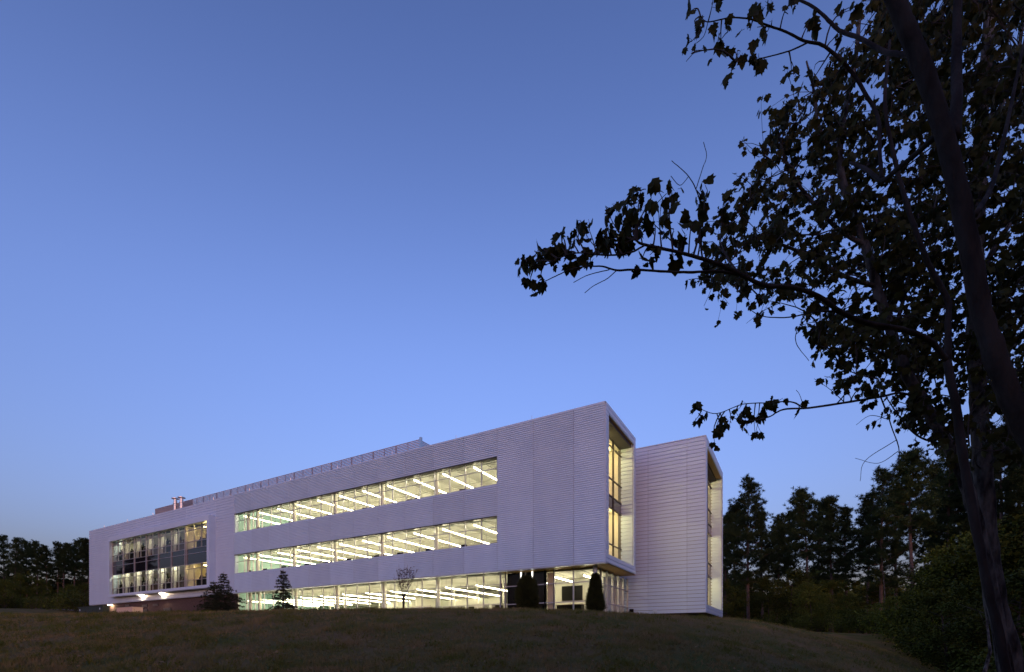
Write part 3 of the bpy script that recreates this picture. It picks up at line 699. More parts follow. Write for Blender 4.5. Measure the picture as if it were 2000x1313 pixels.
def pine_meshes(seed, h=20.0, cb=.45, rmax=3.4, lean=.4, top='round'):
    r = random.Random(seed); m = MB()
    ph = r.uniform(0, 6.28)
    def axis(t): return Vector((lean*math.sin(t*2.2+ph)*t, lean*math.cos(t*1.7+ph)*t, h*t))
    m.tube([axis(i/12) for i in range(13)], [.21*(1-i/12)**.8+.02 for i in range(13)], 8)
    cents = []; nbr = 52
    for i in range(nbr):
        t = cb + (1-cb)*(i/nbr)**.9; f = (t-cb)/(1-cb)
        L = rmax*((1-f)**.7*.95+.13)*min(1, .45+f*3)*r.uniform(.4, 1.2)
        if r.random() < .16: L *= .35
        a = i*2.4+r.uniform(-.6,.6); up = r.uniform(-.15,.25)+.55*f
        base = axis(t); dirv = Vector((math.cos(a), math.sin(a), up)).normalized()
        pts = [base + dirv*L*s + Vector((0,0,.12*L*s*s)) for s in (0,.35,.7,1)]
        m.tube(pts, [.05*(1-.6*f),.035,.02,.008], 4, False)
        for s in ((.45,.62,.8,1.0) if L > 1 else (.6, 1.0)):
            c = base + dirv*L*s + Vector((0,0,.12*L*s*s)); wv = .55*(.6+.5*s)
            for q in range(r.randint(4, 8)):
                cents.append(c + Vector((r.gauss(0,wv*.62), r.gauss(0,wv*.62), r.gauss(.08,.17))))
    for q in range(14): cents.append(axis(1)+Vector((r.gauss(0,.35), r.gauss(0,.35), r.uniform(-.9,.3))))
    for i in range(5):   # dead snags below the crown
        t = r.uniform(.2, cb); a = r.uniform(0,6.28); b = axis(t); L = r.uniform(.4,1.2)
        m.tube([b, b+Vector((math.cos(a)*L, math.sin(a)*L, r.uniform(-.2,.2)))], [.03,.008], 4, False)
    C = np.array([tuple(c) for c in cents])
    V, T = blades(C, 26, .42, .062, np.array([0,0,.5]))
    return m.mesh('pine_trunk', M['pinebark']), np_mesh('pine_crown', V, T, M['needle'])
def broad_meshes(seed, h=11.0, r0=2.8, cb=.2, n=9000, size=.22):
    r = random.Random(seed); m = MB(); ph = r.uniform(0,6)
    def axis(t): return Vector((.5*math.sin(t*2+ph)*t, .5*math.cos(t*2.3+ph)*t, h*.9*t))
    m.tube([axis(i/8) for i in range(9)], [.13*(1-i/8)+.015 for i in range(9)], 7)
    cl = []
    for i in range(40):
        t = cb+(1-cb)*r.random()**.9; f = (t-cb)/(1-cb); a = i*2.4; L = r0*math.sin(math.pi*min(1,.2+.75*f))*r.uniform(.5,1.1)
        b = axis(t*.92); e = b+Vector((math.cos(a)*L, math.sin(a)*L, L*r.uniform(.1,.5)))
        m.tube([b, (b+e)/2+Vector((0,0,.1*L)), e], [.035,.02,.006], 4, False); cl.append((e, r.uniform(.5,1.0))); cl.append(((b+e)/2, r.uniform(.4,.7)))
    w = np.array([c[1]**2 for c in cl]); idx = rng.choice(len(cl), n, p=w/w.sum())
    P = np.array([tuple(c[0]) for c in cl])[idx]; S = np.array([c[1] for c in cl])[idx][:,None]
    V, T = leaf_quads(P + rng.normal(size=(n,3))*S*[.62,.62,.38], size)
    return m.mesh('tree_trunk', M['twig']), np_mesh('tree_crown', V, T, M['leafbg'])
def shrub_meshes(seed, n=1800):
    r = random.Random(seed); m = MB(); cl = []
    for i in range(16):
        a = r.uniform(0,6.28); L = r.uniform(.5,1.3); e = Vector((math.cos(a)*L*.8, math.sin(a)*L*.8, r.uniform(.4,1.9)))
        m.tube([(0,0,0), e*.5+Vector((0,0,.15)), e], [.025,.016,.005], 4, False); cl += [e, e*.65]
    P = np.array([tuple(c) for c in cl])[rng.integers(0, len(cl), n)]
    V, T = leaf_quads(P+rng.normal(size=(n,3))*[.34,.34,.26], .13); V[:,2] = np.maximum(V[:,2], 0)
    return m.mesh('shrub_stems', M['twig']), np_mesh('shrub_leaves', V, T, M['leafbg'])
PINES = [pine_meshes(3, cb=.38, rmax=3.3), pine_meshes(11, cb=.5, rmax=2.8, lean=.7), pine_meshes(23, cb=.3, rmax=3.6, lean=.3), pine_meshes(37, cb=.55, rmax=3.0, lean=.9), pine_meshes(41, cb=.42, rmax=2.5)]
BROADS = [broad_meshes(5), broad_meshes(8, 9, 3.2, .12), broad_meshes(13, 12, 2.6, .25)]
SHRUBS = [shrub_meshes(2), shrub_meshes(4), shrub_meshes(6)]
def plant(name, meshes, names, x, y, sx, sz, label, cat, group, rz=None, z=None):
    t = empty(name, (x, y, (gz(x, y) if z is None else z)-.05), label, cat, group, rng.uniform(0, 6.28) if rz is None else rz)
    t.scale = (sx, sx, sz)
    for nm, me in zip(names, meshes):
        o = bpy.data.objects.new(nm, me); COL.objects.link(o); o.parent = t
    return t
PN, BN, SN = ('trunk', 'crown'), ('trunk', 'crown'), ('stems', 'leaves')
def wood(rows, group, where):
    cnt = {}
    for px, d, top, kind in rows:
        p = at(px, HY, d); z = gz(p.x, p.y); zt = EYE+(HY-top)/FPX*d; h = max(2.0, zt-z)
        c = 'pine' if kind < 10 else 'broad'
        cnt[c] = cnt.get(c, 0); k = cnt[c]; cnt[c] += 1
        if c == 'pine':
            plant('pine_tree', PINES[kind], PN, p.x, p.y, h/20*1.05, h/20, 'pine with bare lower trunk in the %s wood, %s from the left' % (where, ORD[k]), 'tree', group)
        else:
            hb = (11, 9, 12)[kind-10]
            plant('broadleaf_tree', BROADS[kind-10], BN, p.x, p.y, h/hb, h/hb, 'leafy broadleaf tree in the %s wood, %s from the left' % (where, ORD[k]), 'tree', group)
# right-hand wood: (pixel column, distance, pixel row of the top, kind), sorted left to right
right = [(1418,78,1010,0),(1440,88,985,3),(1462,66,938,2),(1490,80,1000,4),(1515,84,1012,1),(1540,92,1005,0),(1572,64,962,3),(1598,90,985,2),
         (1625,70,974,0),(1655,86,992,4),(1690,76,975,1),(1722,55,922,2),(1752,74,955,0),(1788,47,880,3),(1822,62,915,4),(1850,54,890,2),(1885,60,900,1),
         (1920,52,870,0),(1962,47,840,2),(1995,50,850,4),(2040,44,820,0),(2090,50,800,2),
         (1420,60,1120,11),(1452,72,1095,12),(1500,58,1110,10),(1545,62,1095,11),(1585,54,1120,10),(1620,60,1110,12),(1660,50,1150,11),(1700,58,1125,10),(1735,44,1155,11),
         (1775,40,1140,10),(1815,36,1085,11),(1850,42,1030,12),(1880,31,1040,10),(1925,34,1000,11),(1960,30,960,12),(1990,26,990,10),(2030,26,940,11),
         (1850,24,1130,11),(1985,20,1080,11)]
right.sort(key=lambda r: (r[3] >= 10, r[0]))
wood(right, 'trees of the right-hand wood', 'right-hand')
left = [(-60,118,1050,2),(-25,112,1052,0),(8,116,1049,2),(30,108,1053,0),(52,120,1058,4),(70,112,1060,3),(92,106,1068,1),(112,114,1062,0),(126,108,1062,3),(145,110,1056,1),(160,116,1054,2),(172,106,1056,0),(190,112,1058,4),(215,120,1060,2),
        (10,100,1125,11),(42,98,1110,10),(80,100,1120,12),(135,100,1135,11),(165,98,1130,10),(-30,98,1110,12)]
left.sort(key=lambda r: (r[3] >= 10, r[0]))
wood(left, 'trees of the left-hand wood', 'left-hand')
# wood across the meadow, outside the frame on the left: it shows only mirrored in the bay glass
far = []
for k in range(11):
    x, y = -125-k*11-(k%3)*5, -6-k*4.5+(k%2)*12
    h = (15, 20, 17, 22, 14, 19, 21, 16, 20, 18, 22)[k]
    plant('pine_tree', PINES[k%5], PN, x, y, h/20*1.2, h/20, 'pine mirrored in the dark glass band of the left bay, tree %s from the building' % ORD[k], 'tree', 'trees mirrored in the bay glass')
# unseen pines added behind the camera to block low afterglow; mirrored in ground-floor glass
for k in range(34):
    x = -150+k*6.2+(k*7%5)*1.1; y = -52-(k*5%4)*7+.0009*(x+20)**2*3
    h = 11.5+(k*7%6)*1.2
    plant('pine_tree', PINES[(k*3)%5], PN, x, y, h/20*1.25, h/20, 'unseen pine added behind the camera to block afterglow, %s from left end' % ORD[k], 'tree', 'pines added behind the camera')
sh = [(8,92,1.6),(30,94,1.3),(62,90,1.2),(95,88,1.3),(118,86,1.6),(148,84,1.8),(170,82,1.9)]
for k, (px, d, s) in enumerate(sh):
    p = at(px, HY, d); plant('roadside_shrub', SHRUBS[k%3], SN, p.x, p.y, s, s, 'leafy shrub at the foot of the left-hand wood, %s from the left' % ORD[k], 'shrub', 'shrubs below the left-hand wood')
sh = [(1505,52,.9),(1560,50,.9),(1600,50,1.0),(1640,48,1.0),(1680,46,1.1),(1712,44,1.2),(1742,40,1.3),(1765,37,1.3),(1790,33,1.2),(1815,31,1.4),(1840,28,1.2),(1868,26,1.3),(1900,23,1.1),(1945,21,1.2),(1985,18,1.1)]
for k, (px, d, s) in enumerate(sh):
    p = at(px, HY, d); plant('woodland_shrub', SHRUBS[(k+1)%3], SN, p.x, p.y, s, s, 'leafy shrub along the edge of the right-hand wood, %s from the building' % ORD[k], 'shrub', 'shrubs along the right-hand wood')
# pale leaning sapling trunks at the wood edge
for k, (pa, pb, d) in enumerate((((1736,1255),(1782,1095),44), ((1722,1262),(1722,1090),47), ((1905,1300),(1925,1190),17))):
    a = at(*pa, d); b = at(*pb, d+1); a.z = gz(a.x, a.y)-.05; mdl = (a+b)/2+Vector((.25,0,.2))
    t = empty('bare_sapling', a, ('slender pale sapling leaning right at the wood edge', 'slender straight pale sapling at the wood edge', 'thin bare sapling beside the big trunks at the right')[k], 'tree')
    part('trunk', MB().tube([a, mdl, b], [.07,.05,.02], 6), M['bark'], t)
    for q in range(4): 
        f = .5+.13*q; s0 = mdl.lerp(b, f); part('branch', MB().tube([s0, s0+Vector((random.uniform(-.9,.9), random.uniform(-.4,.4), random.uniform(.3,1)))], [.018,.004], 4), M['bark'], t)

# deep part of the woods: reads as one mass
def mass(px0, px1, d0, d1, hmax, n, label):
    d = rng.uniform(d0, d1, n); px = rng.uniform(px0, px1, n); xy = Fw[:2]*d[:,None]+Rt[:2]*(((px-HX)/FPX*d)[:,None])
    keep = ~((xy[:,0] > XL-4) & (xy[:,0] < XW+3) & (xy[:,1] > 24) & (xy[:,1] < 56)); xy = xy[keep]
    hh = hmax*(.62+.38*np.array([noise.noise((x*.12, y*.12, 0)) for x, y in xy]))
    C = np.column_stack([xy, height(xy[:,0], xy[:,1])+hh*rng.uniform(0, 1, len(xy))**1.15])
    V, T = leaf_quads(C, .95); tag(obj('distant_wood', np_mesh('distant_wood', V, T, M['leafbg'])), label, 'wood', kind='stuff')
mass(1380, 2300, 84, 125, 15.5, 95000, 'dark mass of undergrowth deep in the right-hand wood')
mass(-500, 260, 118, 150, 13, 60000, 'dark mass of undergrowth deep in the left-hand wood')
# the rest of the wood edge the camera stands at: outside the frame, it shades the foreground
for k, (x, y, kind, h) in enumerate(((9,-4,0,16),(5,-9,1,15),(14,-8,2,18),(12,3,1,14),(17,2,0,17),(-1,-13,2,16),(20,-14,0,18),(8,-16,1,17),(15,10,2,15),(22,9,1,17))):
    plant('broadleaf_tree', BROADS[kind], BN, x, y, h/11, h/11, 'leafy tree of the wood edge beside the camera, %s of its row' % ORD[k], 'tree', 'wood edge beside the camera')
# conifers on the lawn by the building
def conifer_meshes(seed, h, rmax, n=150):
    r = random.Random(seed); m = MB(); m.tube([(0,0,0),(.02,.02,h*.5),(0,0,h)], [.06,.04,.008], 6); C = []; D = []
    lv = max(9, int(n/11))
    for i in range(lv):
        for j in range(r.randint(7, 10)):
            t = .05+.93*((i+r.uniform(-.25,.25)+.3)/lv); a = j*6.283/6.5+i*1.9+r.uniform(-.35,.35); L = rmax*(1-t)**.9*r.uniform(.45,1.2)+.05
            b = Vector((0,0,h*t)); dv = Vector((math.cos(a), math.sin(a), r.uniform(.0,.3)))
            e = b+dv*L+Vector((0,0,-.16*L)); mid = b+dv*L*.6+Vector((0,0,.04*L))
            m.tube([b, mid, e], [.012,.008,.003], 3, False)
            k = max(3, int(L*15))
            for q in range(k):
                s = .15+.85*(q+r.random())/k; p = b.lerp(mid, s/.6) if s < .6 else mid.lerp(e, (s-.6)/.4)
                wv = .15*L*(1.2-s); C.append(p+Vector((r.gauss(0,wv), r.gauss(0,wv), r.gauss(-.01,.02)))); D.append((dv.x*.9, dv.y*.9, -.12))
    V, T = blades(np.array([tuple(c) for c in C]), 15, .14, .022, np.array(D), .5)
    return m.mesh('conifer_trunk', M['twig']), np_mesh('conifer_crown', V, T, M['cedar'])
def lawn(name, meshes, px, d, base, label, cat, names=PN):
    p = at(px, HY, d); return plant(name, meshes, names, p.x, p.y, 1, 1, label, cat, None, .7)
def hgt(px, d, top): p = at(px, HY, d); return EYE+(HY-top)/FPX*d - gz(p.x, p.y)+.05
lawn('conifer_tree', conifer_meshes(1, hgt(437,37,1117), 1.75, 190), 437, 37, 0, 'spreading dark conifer in front of the bay corner, the taller of its pair', 'tree')
lawn('conifer_tree', conifer_meshes(6, hgt(418,38,1134), 1.6, 170), 417, 38, 0, 'shorter conifer touching the taller one at the bay corner', 'tree')
lawn('conifer_tree', conifer_meshes(4, hgt(553,35,1112), 1.15, 170), 553, 35, 0, 'single dark conifer in front of the left ground floor glass', 'tree')
def topiary(seed, h, r, shape, n=9000):
    a = rng.uniform(0, 6.28, n); u = rng.uniform(0, 1, n); q = rng.uniform(.35, 1, n)**.45
    if shape == 'egg': zz = u; rr = r*np.sqrt(np.maximum(0, 1-((zz-.45)/.56)**2))
    else: zz = u; rr = r*np.minimum(1, (zz/.16+.35))*np.clip(1-zz, 0, 1)**.62
    rr = rr*(.94+.10*np.sin(a*3+zz*9+seed)+.09*np.sin(a*7+zz*17)+.06*np.sin(a*13-zz*23)); q = q*(1+rng.normal(0, .06, n))
    C = np.stack([np.cos(a)*rr*q, np.sin(a)*rr*q, zz*h+.03], 1)
    V, T = blades(C, 3, .24, .034, np.stack([np.cos(a)*.7, np.sin(a)*.7, np.full(n,.6)], 1), .6)
    m = MB().tube([(0,0,0),(0,0,h*.8)], [.05,.01], 6); return m.mesh('shrub_stem', M['twig']), np_mesh('shrub_foliage', V, T, M['yew'])
lawn('round_evergreen', topiary(1, hgt(1029,29,1130), 29*19.5/FPX, 'egg'), 1029, 29, 0, 'rounded dense evergreen in front of the dark ground floor panes', 'shrub', ('stem', 'foliage'))
lawn('conical_evergreen', topiary(2, hgt(1163,27.5,1126), 27.5*16.5/FPX, 'cone'), 1163, 27.5, 0, 'conical dense evergreen in front of the corner lobby glass', 'shrub', ('stem', 'foliage'))
# vase-shaped young tree with thin stems and purple leaves
h = hgt(788, 29, 1102); r = random.Random(3); m = MB(); C = []
for i in range(13):
    a = i*2.4; sp = r.uniform(.25,.85); e = Vector((math.cos(a)*sp, math.sin(a)*sp, h*r.uniform(.78,1.0))); k = Vector((math.cos(a)*.12*sp, math.sin(a)*.12*sp, h*.35))
    m.tube([(math.cos(a)*.03, math.sin(a)*.03, 0), k, k.lerp(e,.5)+Vector((math.cos(a)*.06,math.sin(a)*.06,0)), e], [.018,.014,.009,.003], 5, False)
    for q in range(5):
        s0 = k.lerp(e, r.uniform(.25,1)); s1 = s0+Vector((r.gauss(0,.22), r.gauss(0,.22), r.uniform(.08,.35))); s1.z = min(s1.z, h); m.tube([s0, s1], [.006,.002], 3, False)
        for z_ in range(8): C.append(tuple(s0.lerp(s1, r.random())+Vector((r.gauss(0,.05), r.gauss(0,.05), r.gauss(0,.05)))))
V, T = leaf_quads(np.array(C), .085)
lawn('young_tree', (m.mesh('young_tree_stems', M['twig']), np_mesh('young_tree_leaves', V, T, M['purple'])), 788, 29, 0, 'vase-shaped young tree with sparse purple leaves before the ground floor glass', 'tree', ('stems', 'leaves'))

# grass of the slope: nobody could count it
n = 70000
d = 3.5+30*rng.uniform(0,1,n)**1.25; px = rng.uniform(-250, 2200, n)
xy = Fw[:2]*d[:,None] + Rt[:2]*(((px-HX)/FPX*d)[:,None]); z = height(xy[:,0], xy[:,1])
keep = ~((xy[:,1] > 30.6) & (xy[:,0] < -5)); xy, z, d = xy[keep], z[keep], d[keep]
C = np.column_stack([xy, z-.01]); pn = np.array([noise.noise((x*.35, y*.35, 3.0)) for x, y in xy])
V1, T1 = blades(C[pn < .28], 5, .15, .013, np.array([0,0,.9]), .6)
V2, T2 = blades(C[pn >= .28], 7, .20, .016, np.array([0,0,1.0]), .55)
V, T = merge([(V1, T1), (V2, T2)])
tag(obj('grass', np_mesh('grass', V, T, M['grass'])), 'short dry brown and green grass covering the slope', 'grass', kind='stuff')

n = 420
d = np.where(rng.random(n) < .45, rng.uniform(21, 31, n), rng.uniform(7, 24, n)); px = np.where(rng.random(n) < .4, rng.uniform(-150, 420, n), rng.uniform(100, 1750, n))
xy = Fw[:2]*d[:,None] + Rt[:2]*(((px-HX)/FPX*d)[:,None]); C = np.column_stack([xy, height(xy[:,0], xy[:,1])-.02]); C = C[~((C[:,1] > 30.5) & (C[:,0] < -5))]
C = np.repeat(C, 9, axis=0) + rng.normal(0, 1, (len(C)*9, 3))*[.22,.22,0]; C[:,2] = height(C[:,0], C[:,1])-.02
V1, T1 = blades(C, 5, .24, .014, np.array([0,0,1.1]), .5); V2, T2 = leaf_quads(np.repeat(C, 4, axis=0)+rng.normal(0,1,(len(C)*4,3))*[.06,.06,.04]+[0,0,.12], .05)
V, T = merge([(V1, T1), (V2, T2)])
tag(obj('weeds', np_mesh('weeds', V, T, M['weed'])), 'tufts of yellow-green weeds scattered over the grass slope', 'weeds', kind='stuff')
V, T = leaf_quads(np.column_stack([xy2 := (Fw[:2]*(dd := rng.uniform(5, 26, 2600))[:,None] + Rt[:2]*(((rng.uniform(0, 2000, 2600)-HX)/FPX*dd)[:,None])), height(xy2[:,0], xy2[:,1])+.03]), .09, .25)
tag(obj('leaf_litter', np_mesh('leaf_litter', V, T, M['litter'])), 'dry fallen leaves strewn over the grass slope', 'leaves', kind='stuff')

# ------------------------------------------------------------------ foreground maples on the right
LEAF = [(0,0),(.22,-.10),(.35,.03),(.58,.16),(.46,.33),(.57,.58),(.33,.55),(.23,.76),(0,1.0),(-.23,.76),(-.33,.55),(-.57,.58),(-.46,.33),(-.58,.16),(-.35,.03),(-.22,-.10)]
LV = np.array([(0,.34,.05)] + [(x, y, -.35*x*x-.12*y*y) for x, y in LEAF]); LT = np.array([(0, i+1, (i+1)%16+1) for i in range(16)])
leaf_me = np_mesh('maple_leaf', LV, LT, M['leaf'])
def smooth(pts, k=4):
    P = [np.array(p, float) for p in pts]; P = [2*P[0]-P[1]]+P+[2*P[-1]-P[-2]]; out = []
    for i in range(1, len(P)-2):
        for j in range(k):
            t = j/k; a, b, c, e = P[i-1], P[i], P[i+1], P[i+2]
            out.append(.5*((2*b)+(-a+c)*t+(2*a-5*b+4*c-e)*t*t+(-a+3*b-3*c+e)*t**3))
    out.append(P[-2]); return out
class Maple:
    def __init__(s, name, label, base, bark):
        s.root = empty(name, base, label, 'tree', 'foreground maples'); s.bark = bark
        s.wood = []; s.leaves = []; s.tw = MB(); s.q = []
    def limb(s, pts, nm='limb', leafy=True):
        """pts: (pixel x, pixel y, distance, width in pixels)"""
        P = smooth([tuple(at(px, py, d))+((wp*.9 if wp < 8 else 7.2+(wp-8)*.64)*d/FPX/2*math.cos(math.atan((px-HX)/FPX)),) for px, py, d, wp in pts], 6)
        P = [np.concatenate([p[:3]+rng.normal(0, .05*max(p[3],.01), 3), [max(p[3]*(1+rng.normal(0,.03)),.0025)]]) for p in P]
        big = P[0][3] > .05
        part(nm, MB().tube([p[:3] for p in P], [p[3] for p in P], 14 if big else 7), s.bark, s.root, smooth=True)
        if leafy: s.wood += [(p[:3], p[3]) for p in P[len(P)//4:]]
        return P
    def twig(s, a, b, r0=.008, sag=.05, n=4):
        a = np.array(a); b = np.array(b); L = np.linalg.norm(b-a); o = rng.normal(0, .07*L, 3)
        pts = [a+(b-a)*t + o*math.sin(math.pi*t) + np.array([0,0,sag*L*math.sin(math.pi*t)]) for t in np.linspace(0,1,n)]
        s.tw.tube(pts, list(np.linspace(r0, .0022, n)), 4, False); return pts
    def leaf(s, p, size):
        d = unit(np.array([rng.normal(0,.42), rng.normal(0,.42), -1.0])); nrm = unit(np.cross(d, unit(rng.normal(size=3)))); x = np.cross(d, nrm)
        pet = p+unit(rng.normal(size=3)*[1,1,.4])*size*.35
        s.tw.tube([p, pet], [.0016,.0014], 3, False)
        s.leaves.append((pet, x, d, nrm, size*(rng.uniform(.55,1.25))))
    def clump(s, c, rad, nl, size=.10, src=None):
        c = np.array(c, float)
        if src is None:
            W = np.array([w_[0] for w_ in s.wood]); dd = np.linalg.norm(W-c, axis=1) + .4*np.maximum(0, W[:,2]-c[2]+.1)
            src = W[np.argmin(dd)]
        main = s.twig(src, c, .007+.004*min(2, np.linalg.norm(c-src)), n=6)
        if rad > .12:   # fork it so that later clumps can start here
            s.wood.append((c, .004))
        g = max(2, nl//5)
        for i in range(g):
            e = c+rng.normal(0, 1, 3)*rad*[.6,.6,.5]; b = main[rng.integers(2, 6)] if i else c
            tw = s.twig(b, e, .004, .1, 4)
            for j in range(nl//g):
                s.leaf(tw[1+rng.integers(0,3)]+rng.normal(0,.02,3), size)
    def finish(s, single=0):
        part('twigs', s.tw, M['twig'], s.root)['kind'] = 'stuff'
        L = s.leaves; show = L[:single]; rest = L[single:]
        for pet, x, d, nrm, sz in show:
            o = obj('leaf', leaf_me, s.root, Vector(pet))
            R = Matrix((Vector(x), Vector(d), Vector(nrm))).transposed(); o.rotation_euler = R.to_euler(); o.scale = (sz*rng.uniform(.7,1.1), sz, sz*rng.uniform(.4,2.6))
        if rest:
            pet = np.array([l[0] for l in rest]); X = np.array([l[1] for l in rest]); D = np.array([l[2] for l in rest]); Nn = np.array([l[3] for l in rest]); S = np.array([l[4] for l in rest])
            V = pet[:,None] + S[:,None,None]*(LV[None,:,0:1]*X[:,None]+LV[None,:,1:2]*D[:,None]+LV[None,:,2:3]*Nn[:,None])
            T = (LT[None]+np.arange(len(rest))[:,None,None]*17).reshape(-1,3)
            obj('foliage', np_mesh('foliage', V.reshape(-1,3), T, M['leaf']), s.root)['kind'] = 'stuff'
def base_of(px, d): p = at(px, HY, d); p.z = gz(p.x, p.y); return p
def ground_row(px, d): p = base_of(px, d); return HY-(p.z-.15-EYE)*FPX/d

# thin dark maple whose long limb reaches over the building
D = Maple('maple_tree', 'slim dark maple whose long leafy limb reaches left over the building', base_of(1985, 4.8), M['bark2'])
D.limb([(1990,ground_row(1990,4.8),4.8,34),(1965,1313,4.8,32),(1930,1150,4.8,30),(1900,1000,4.8,30),(1882,900,4.8,29),(1868,800,4.8,28),(1850,705,4.8,26)], 'trunk', False)
D.limb([(1850,705,4.8,24),(1852,620,4.8,20),(1850,585,4.8,18),(1815,520,4.75,16),(1790,455,4.7,14),(1768,390,4.7,13),(1745,300,4.7,11),(1728,200,4.7,9),(1738,80,4.8,7)])
E_ = D.limb([(1850,705,4.8,20),(1815,665,4.7,18),(1760,643,4.6,16),(1690,630,4.5,15),(1640,608,4.4,14),(1600,580,4.3,13),(1550,562,4.2,12),(1495,558,4.1,11),(1450,538,4.05,10),(1400,515,4.0,9),(1345,498,3.95,7.5),(1300,487,3.9,6.5),(1255,477,3.85,5.5),(1240,468,3.82,4)])
E2 = D.limb([(1440,536,4.05,7),(1400,530,4.0,6),(1345,532,3.95,5.5),(1290,530,3.9,5),(1240,527,3.85,4.5),(1205,528,3.82,4),(1170,520,3.8,3),(1120,525,3.75,2.4),(1085,540,3.7,2),(1052,555,3.7,1.4)])
E3 = D.limb([(1260,479,3.85,4),(1235,492,3.83,4),(1205,498,3.8,3.6),(1170,498,3.78,3.2),(1130,494,3.75,2.8),(1095,503,3.72,2.3),(1060,519,3.7,1.9),(1030,512,3.68,1.3)])
D.limb([(1372,507,3.97,4),(1368,470,3.98,3.4),(1370,420,4.0,3),(1363,380,4.0,2.6),(1345,345,4.0,2),(1312,314,4.0,1.3)], 'bare_twig', False)
D.limb([(1360,368,4.0,2),(1372,330,4.0,1.7),(1380,305,4.0,1.4),(1374,278,4.0,1)], 'bare_twig', False)
D.limb([(1345,345,4.0,1.6),(1328,362,4.02,1.3),(1310,344,4.02,1)], 'bare_twig', False)
D.limb([(1338,500,3.95,3),(1310,470,3.94,2.6),(1290,450,3.93,2.2),(1268,430,3.9,1.6)], 'twig', False)
D.limb([(1255,478,3.85,3),(1250,440,3.84,2.6),(1268,415,3.84,2),(1288,392,3.85,1.6),(1302,378,3.85,1.3)], 'twig', False)
D.limb([(1205,498,3.8,3),(1192,470,3.8,2.4),(1187,440,3.8,1.8),(1184,418,3.8,1.3)], 'twig', False)
D.limb([(1205,528,3.82,2.2),(1185,545,3.8,1.8),(1160,558,3.78,1.5),(1142,572,3.77,1)], 'bare_twig', False)
D.limb([(1190,527,3.8,2),(1150,537,3.78,1.6),(1120,552,3.76,1)], 'bare_twig', False)
D.limb([(1640,608,4.4,6),(1590,610,4.45,4),(1540,620,4.45,3),(1490,618,4.4,2),(1460,602,4.4,1.4)], 'bare_twig', False)
D.limb([(1590,610,4.45,3),(1560,640,4.45,2.2),(1555,670,4.45,1.8),(1580,705,4.5,1.2)], 'bare_twig', False)
LC = [(1018,514,.055,3),(1048,520,.07,5),(1050,497,.06,4),(1088,462,.05,3),(1092,488,.06,4),(1087,510,.06,4),(1118,485,.07,5),(1126,460,.06,4),(1147,446,.07,5),(1138,512,.06,4),
      (1122,535,.05,3),(1160,500,.09,7),(1175,470,.09,7),(1185,490,.07,5),(1183,412,.05,3),(1217,412,.07,5),(1236,400,.06,4),(1228,440,.10,8),(1252,380,.07,5),(1220,465,.09,7),(1262,418,.06,4),
      (1285,378,.035,2),(1312,372,.06,4),(1290,420,.06,4),(1278,445,.06,4),(1316,455,.06,4),(1338,465,.05,3),(1222,482,.06,4),(1278,497,.07,5),(1255,514,.05,3),(1312,500,.05,3),(1362,380,.06,4),
      (1380,396,.045,3),(1352,443,.05,3),(1368,456,.05,3),(1035,556,.035,2),(1054,556,.04,2),(1200,475,.09,6),(1105,500,.06,3),(1030,530,.05,2)]
Wl = np.array([p[:3] for p in list(E_)[40:]+list(E2)+list(E3)])
for px, py, rad, nl in LC:
    c = np.array(at(px, py, 3.78+(px-1018)*.0006+rng.normal(0,.06)))
    src = Wl[np.argmin(np.linalg.norm(Wl-c, axis=1))]; D.clump(c+np.array([0,0,.03]), rad*.75, nl+2, .088, src)

# leaning smooth trunk, nearest to the camera
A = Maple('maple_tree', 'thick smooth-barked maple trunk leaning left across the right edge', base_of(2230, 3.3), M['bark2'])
A.limb([(2180,ground_row(2180,3.3),3.3,96),(2090,1050,3.3,90),(2000,835,3.3,82),(1955,730,3.3,78),(1918,610,3.3,70),(1893,480,3.3,66),(1868,360,3.3,64),(1838,240,3.3,60),(1802,130,3.3,58),(1760,30,3.3,56),(1720,-60,3.3,52)], 'trunk', False)
A.limb([(1865,270,3.35,40),(1868,180,3.45,36),(1868,80,3.6,30),(1872,-40,3.7,26)])
A.limb([(1835,260,3.35,22),(1790,300,3.5,18),(1750,332,3.7,16),(1722,352,3.9,13),(1690,330,4.1,10),(1660,318,4.3,6)])
A.limb([(1790,110,3.35,18),(1748,105,3.5,14),(1725,100,3.6,12),(1680,75,3.8,10),(1640,60,4.0,9),(1608,30,4.1,7),(1585,12,4.2,6),(1552,-4,4.3,5)])
G = A.limb([(1722,352,3.9,11),(1718,290,4.0,10),(1715,230,4.1,9.5),(1693,188,4.15,9),(1668,147,4.2,8.5),(1640,115,4.2,8),(1605,88,4.2,7),(1571,80,4.2,6),(1535,62,4.2,5),(1500,50,4.2,4.2),(1464,37,4.2,3.4),(1424,35,4.2,2.8),(1383,43,4.2,2.2),(1368,32,4.2,1.5)])
G2 = A.limb([(1580,82,4.2,4),(1560,92,4.2,3.6),(1541,100,4.2,3.2),(1504,110,4.2,2.6),(1470,118,4.2,2),(1437,122,4.2,1.4)])
A.limb([(1383,43,4.2,1.8),(1375,70,4.2,1.4),(1360,85,4.2,1)], 'twig', False)
A.limb([(1905,420,3.4,20),(1938,360,3.7,16),(1965,250,4.0,12),(1990,130,4.3,9),(2010,40,4.5,7)])
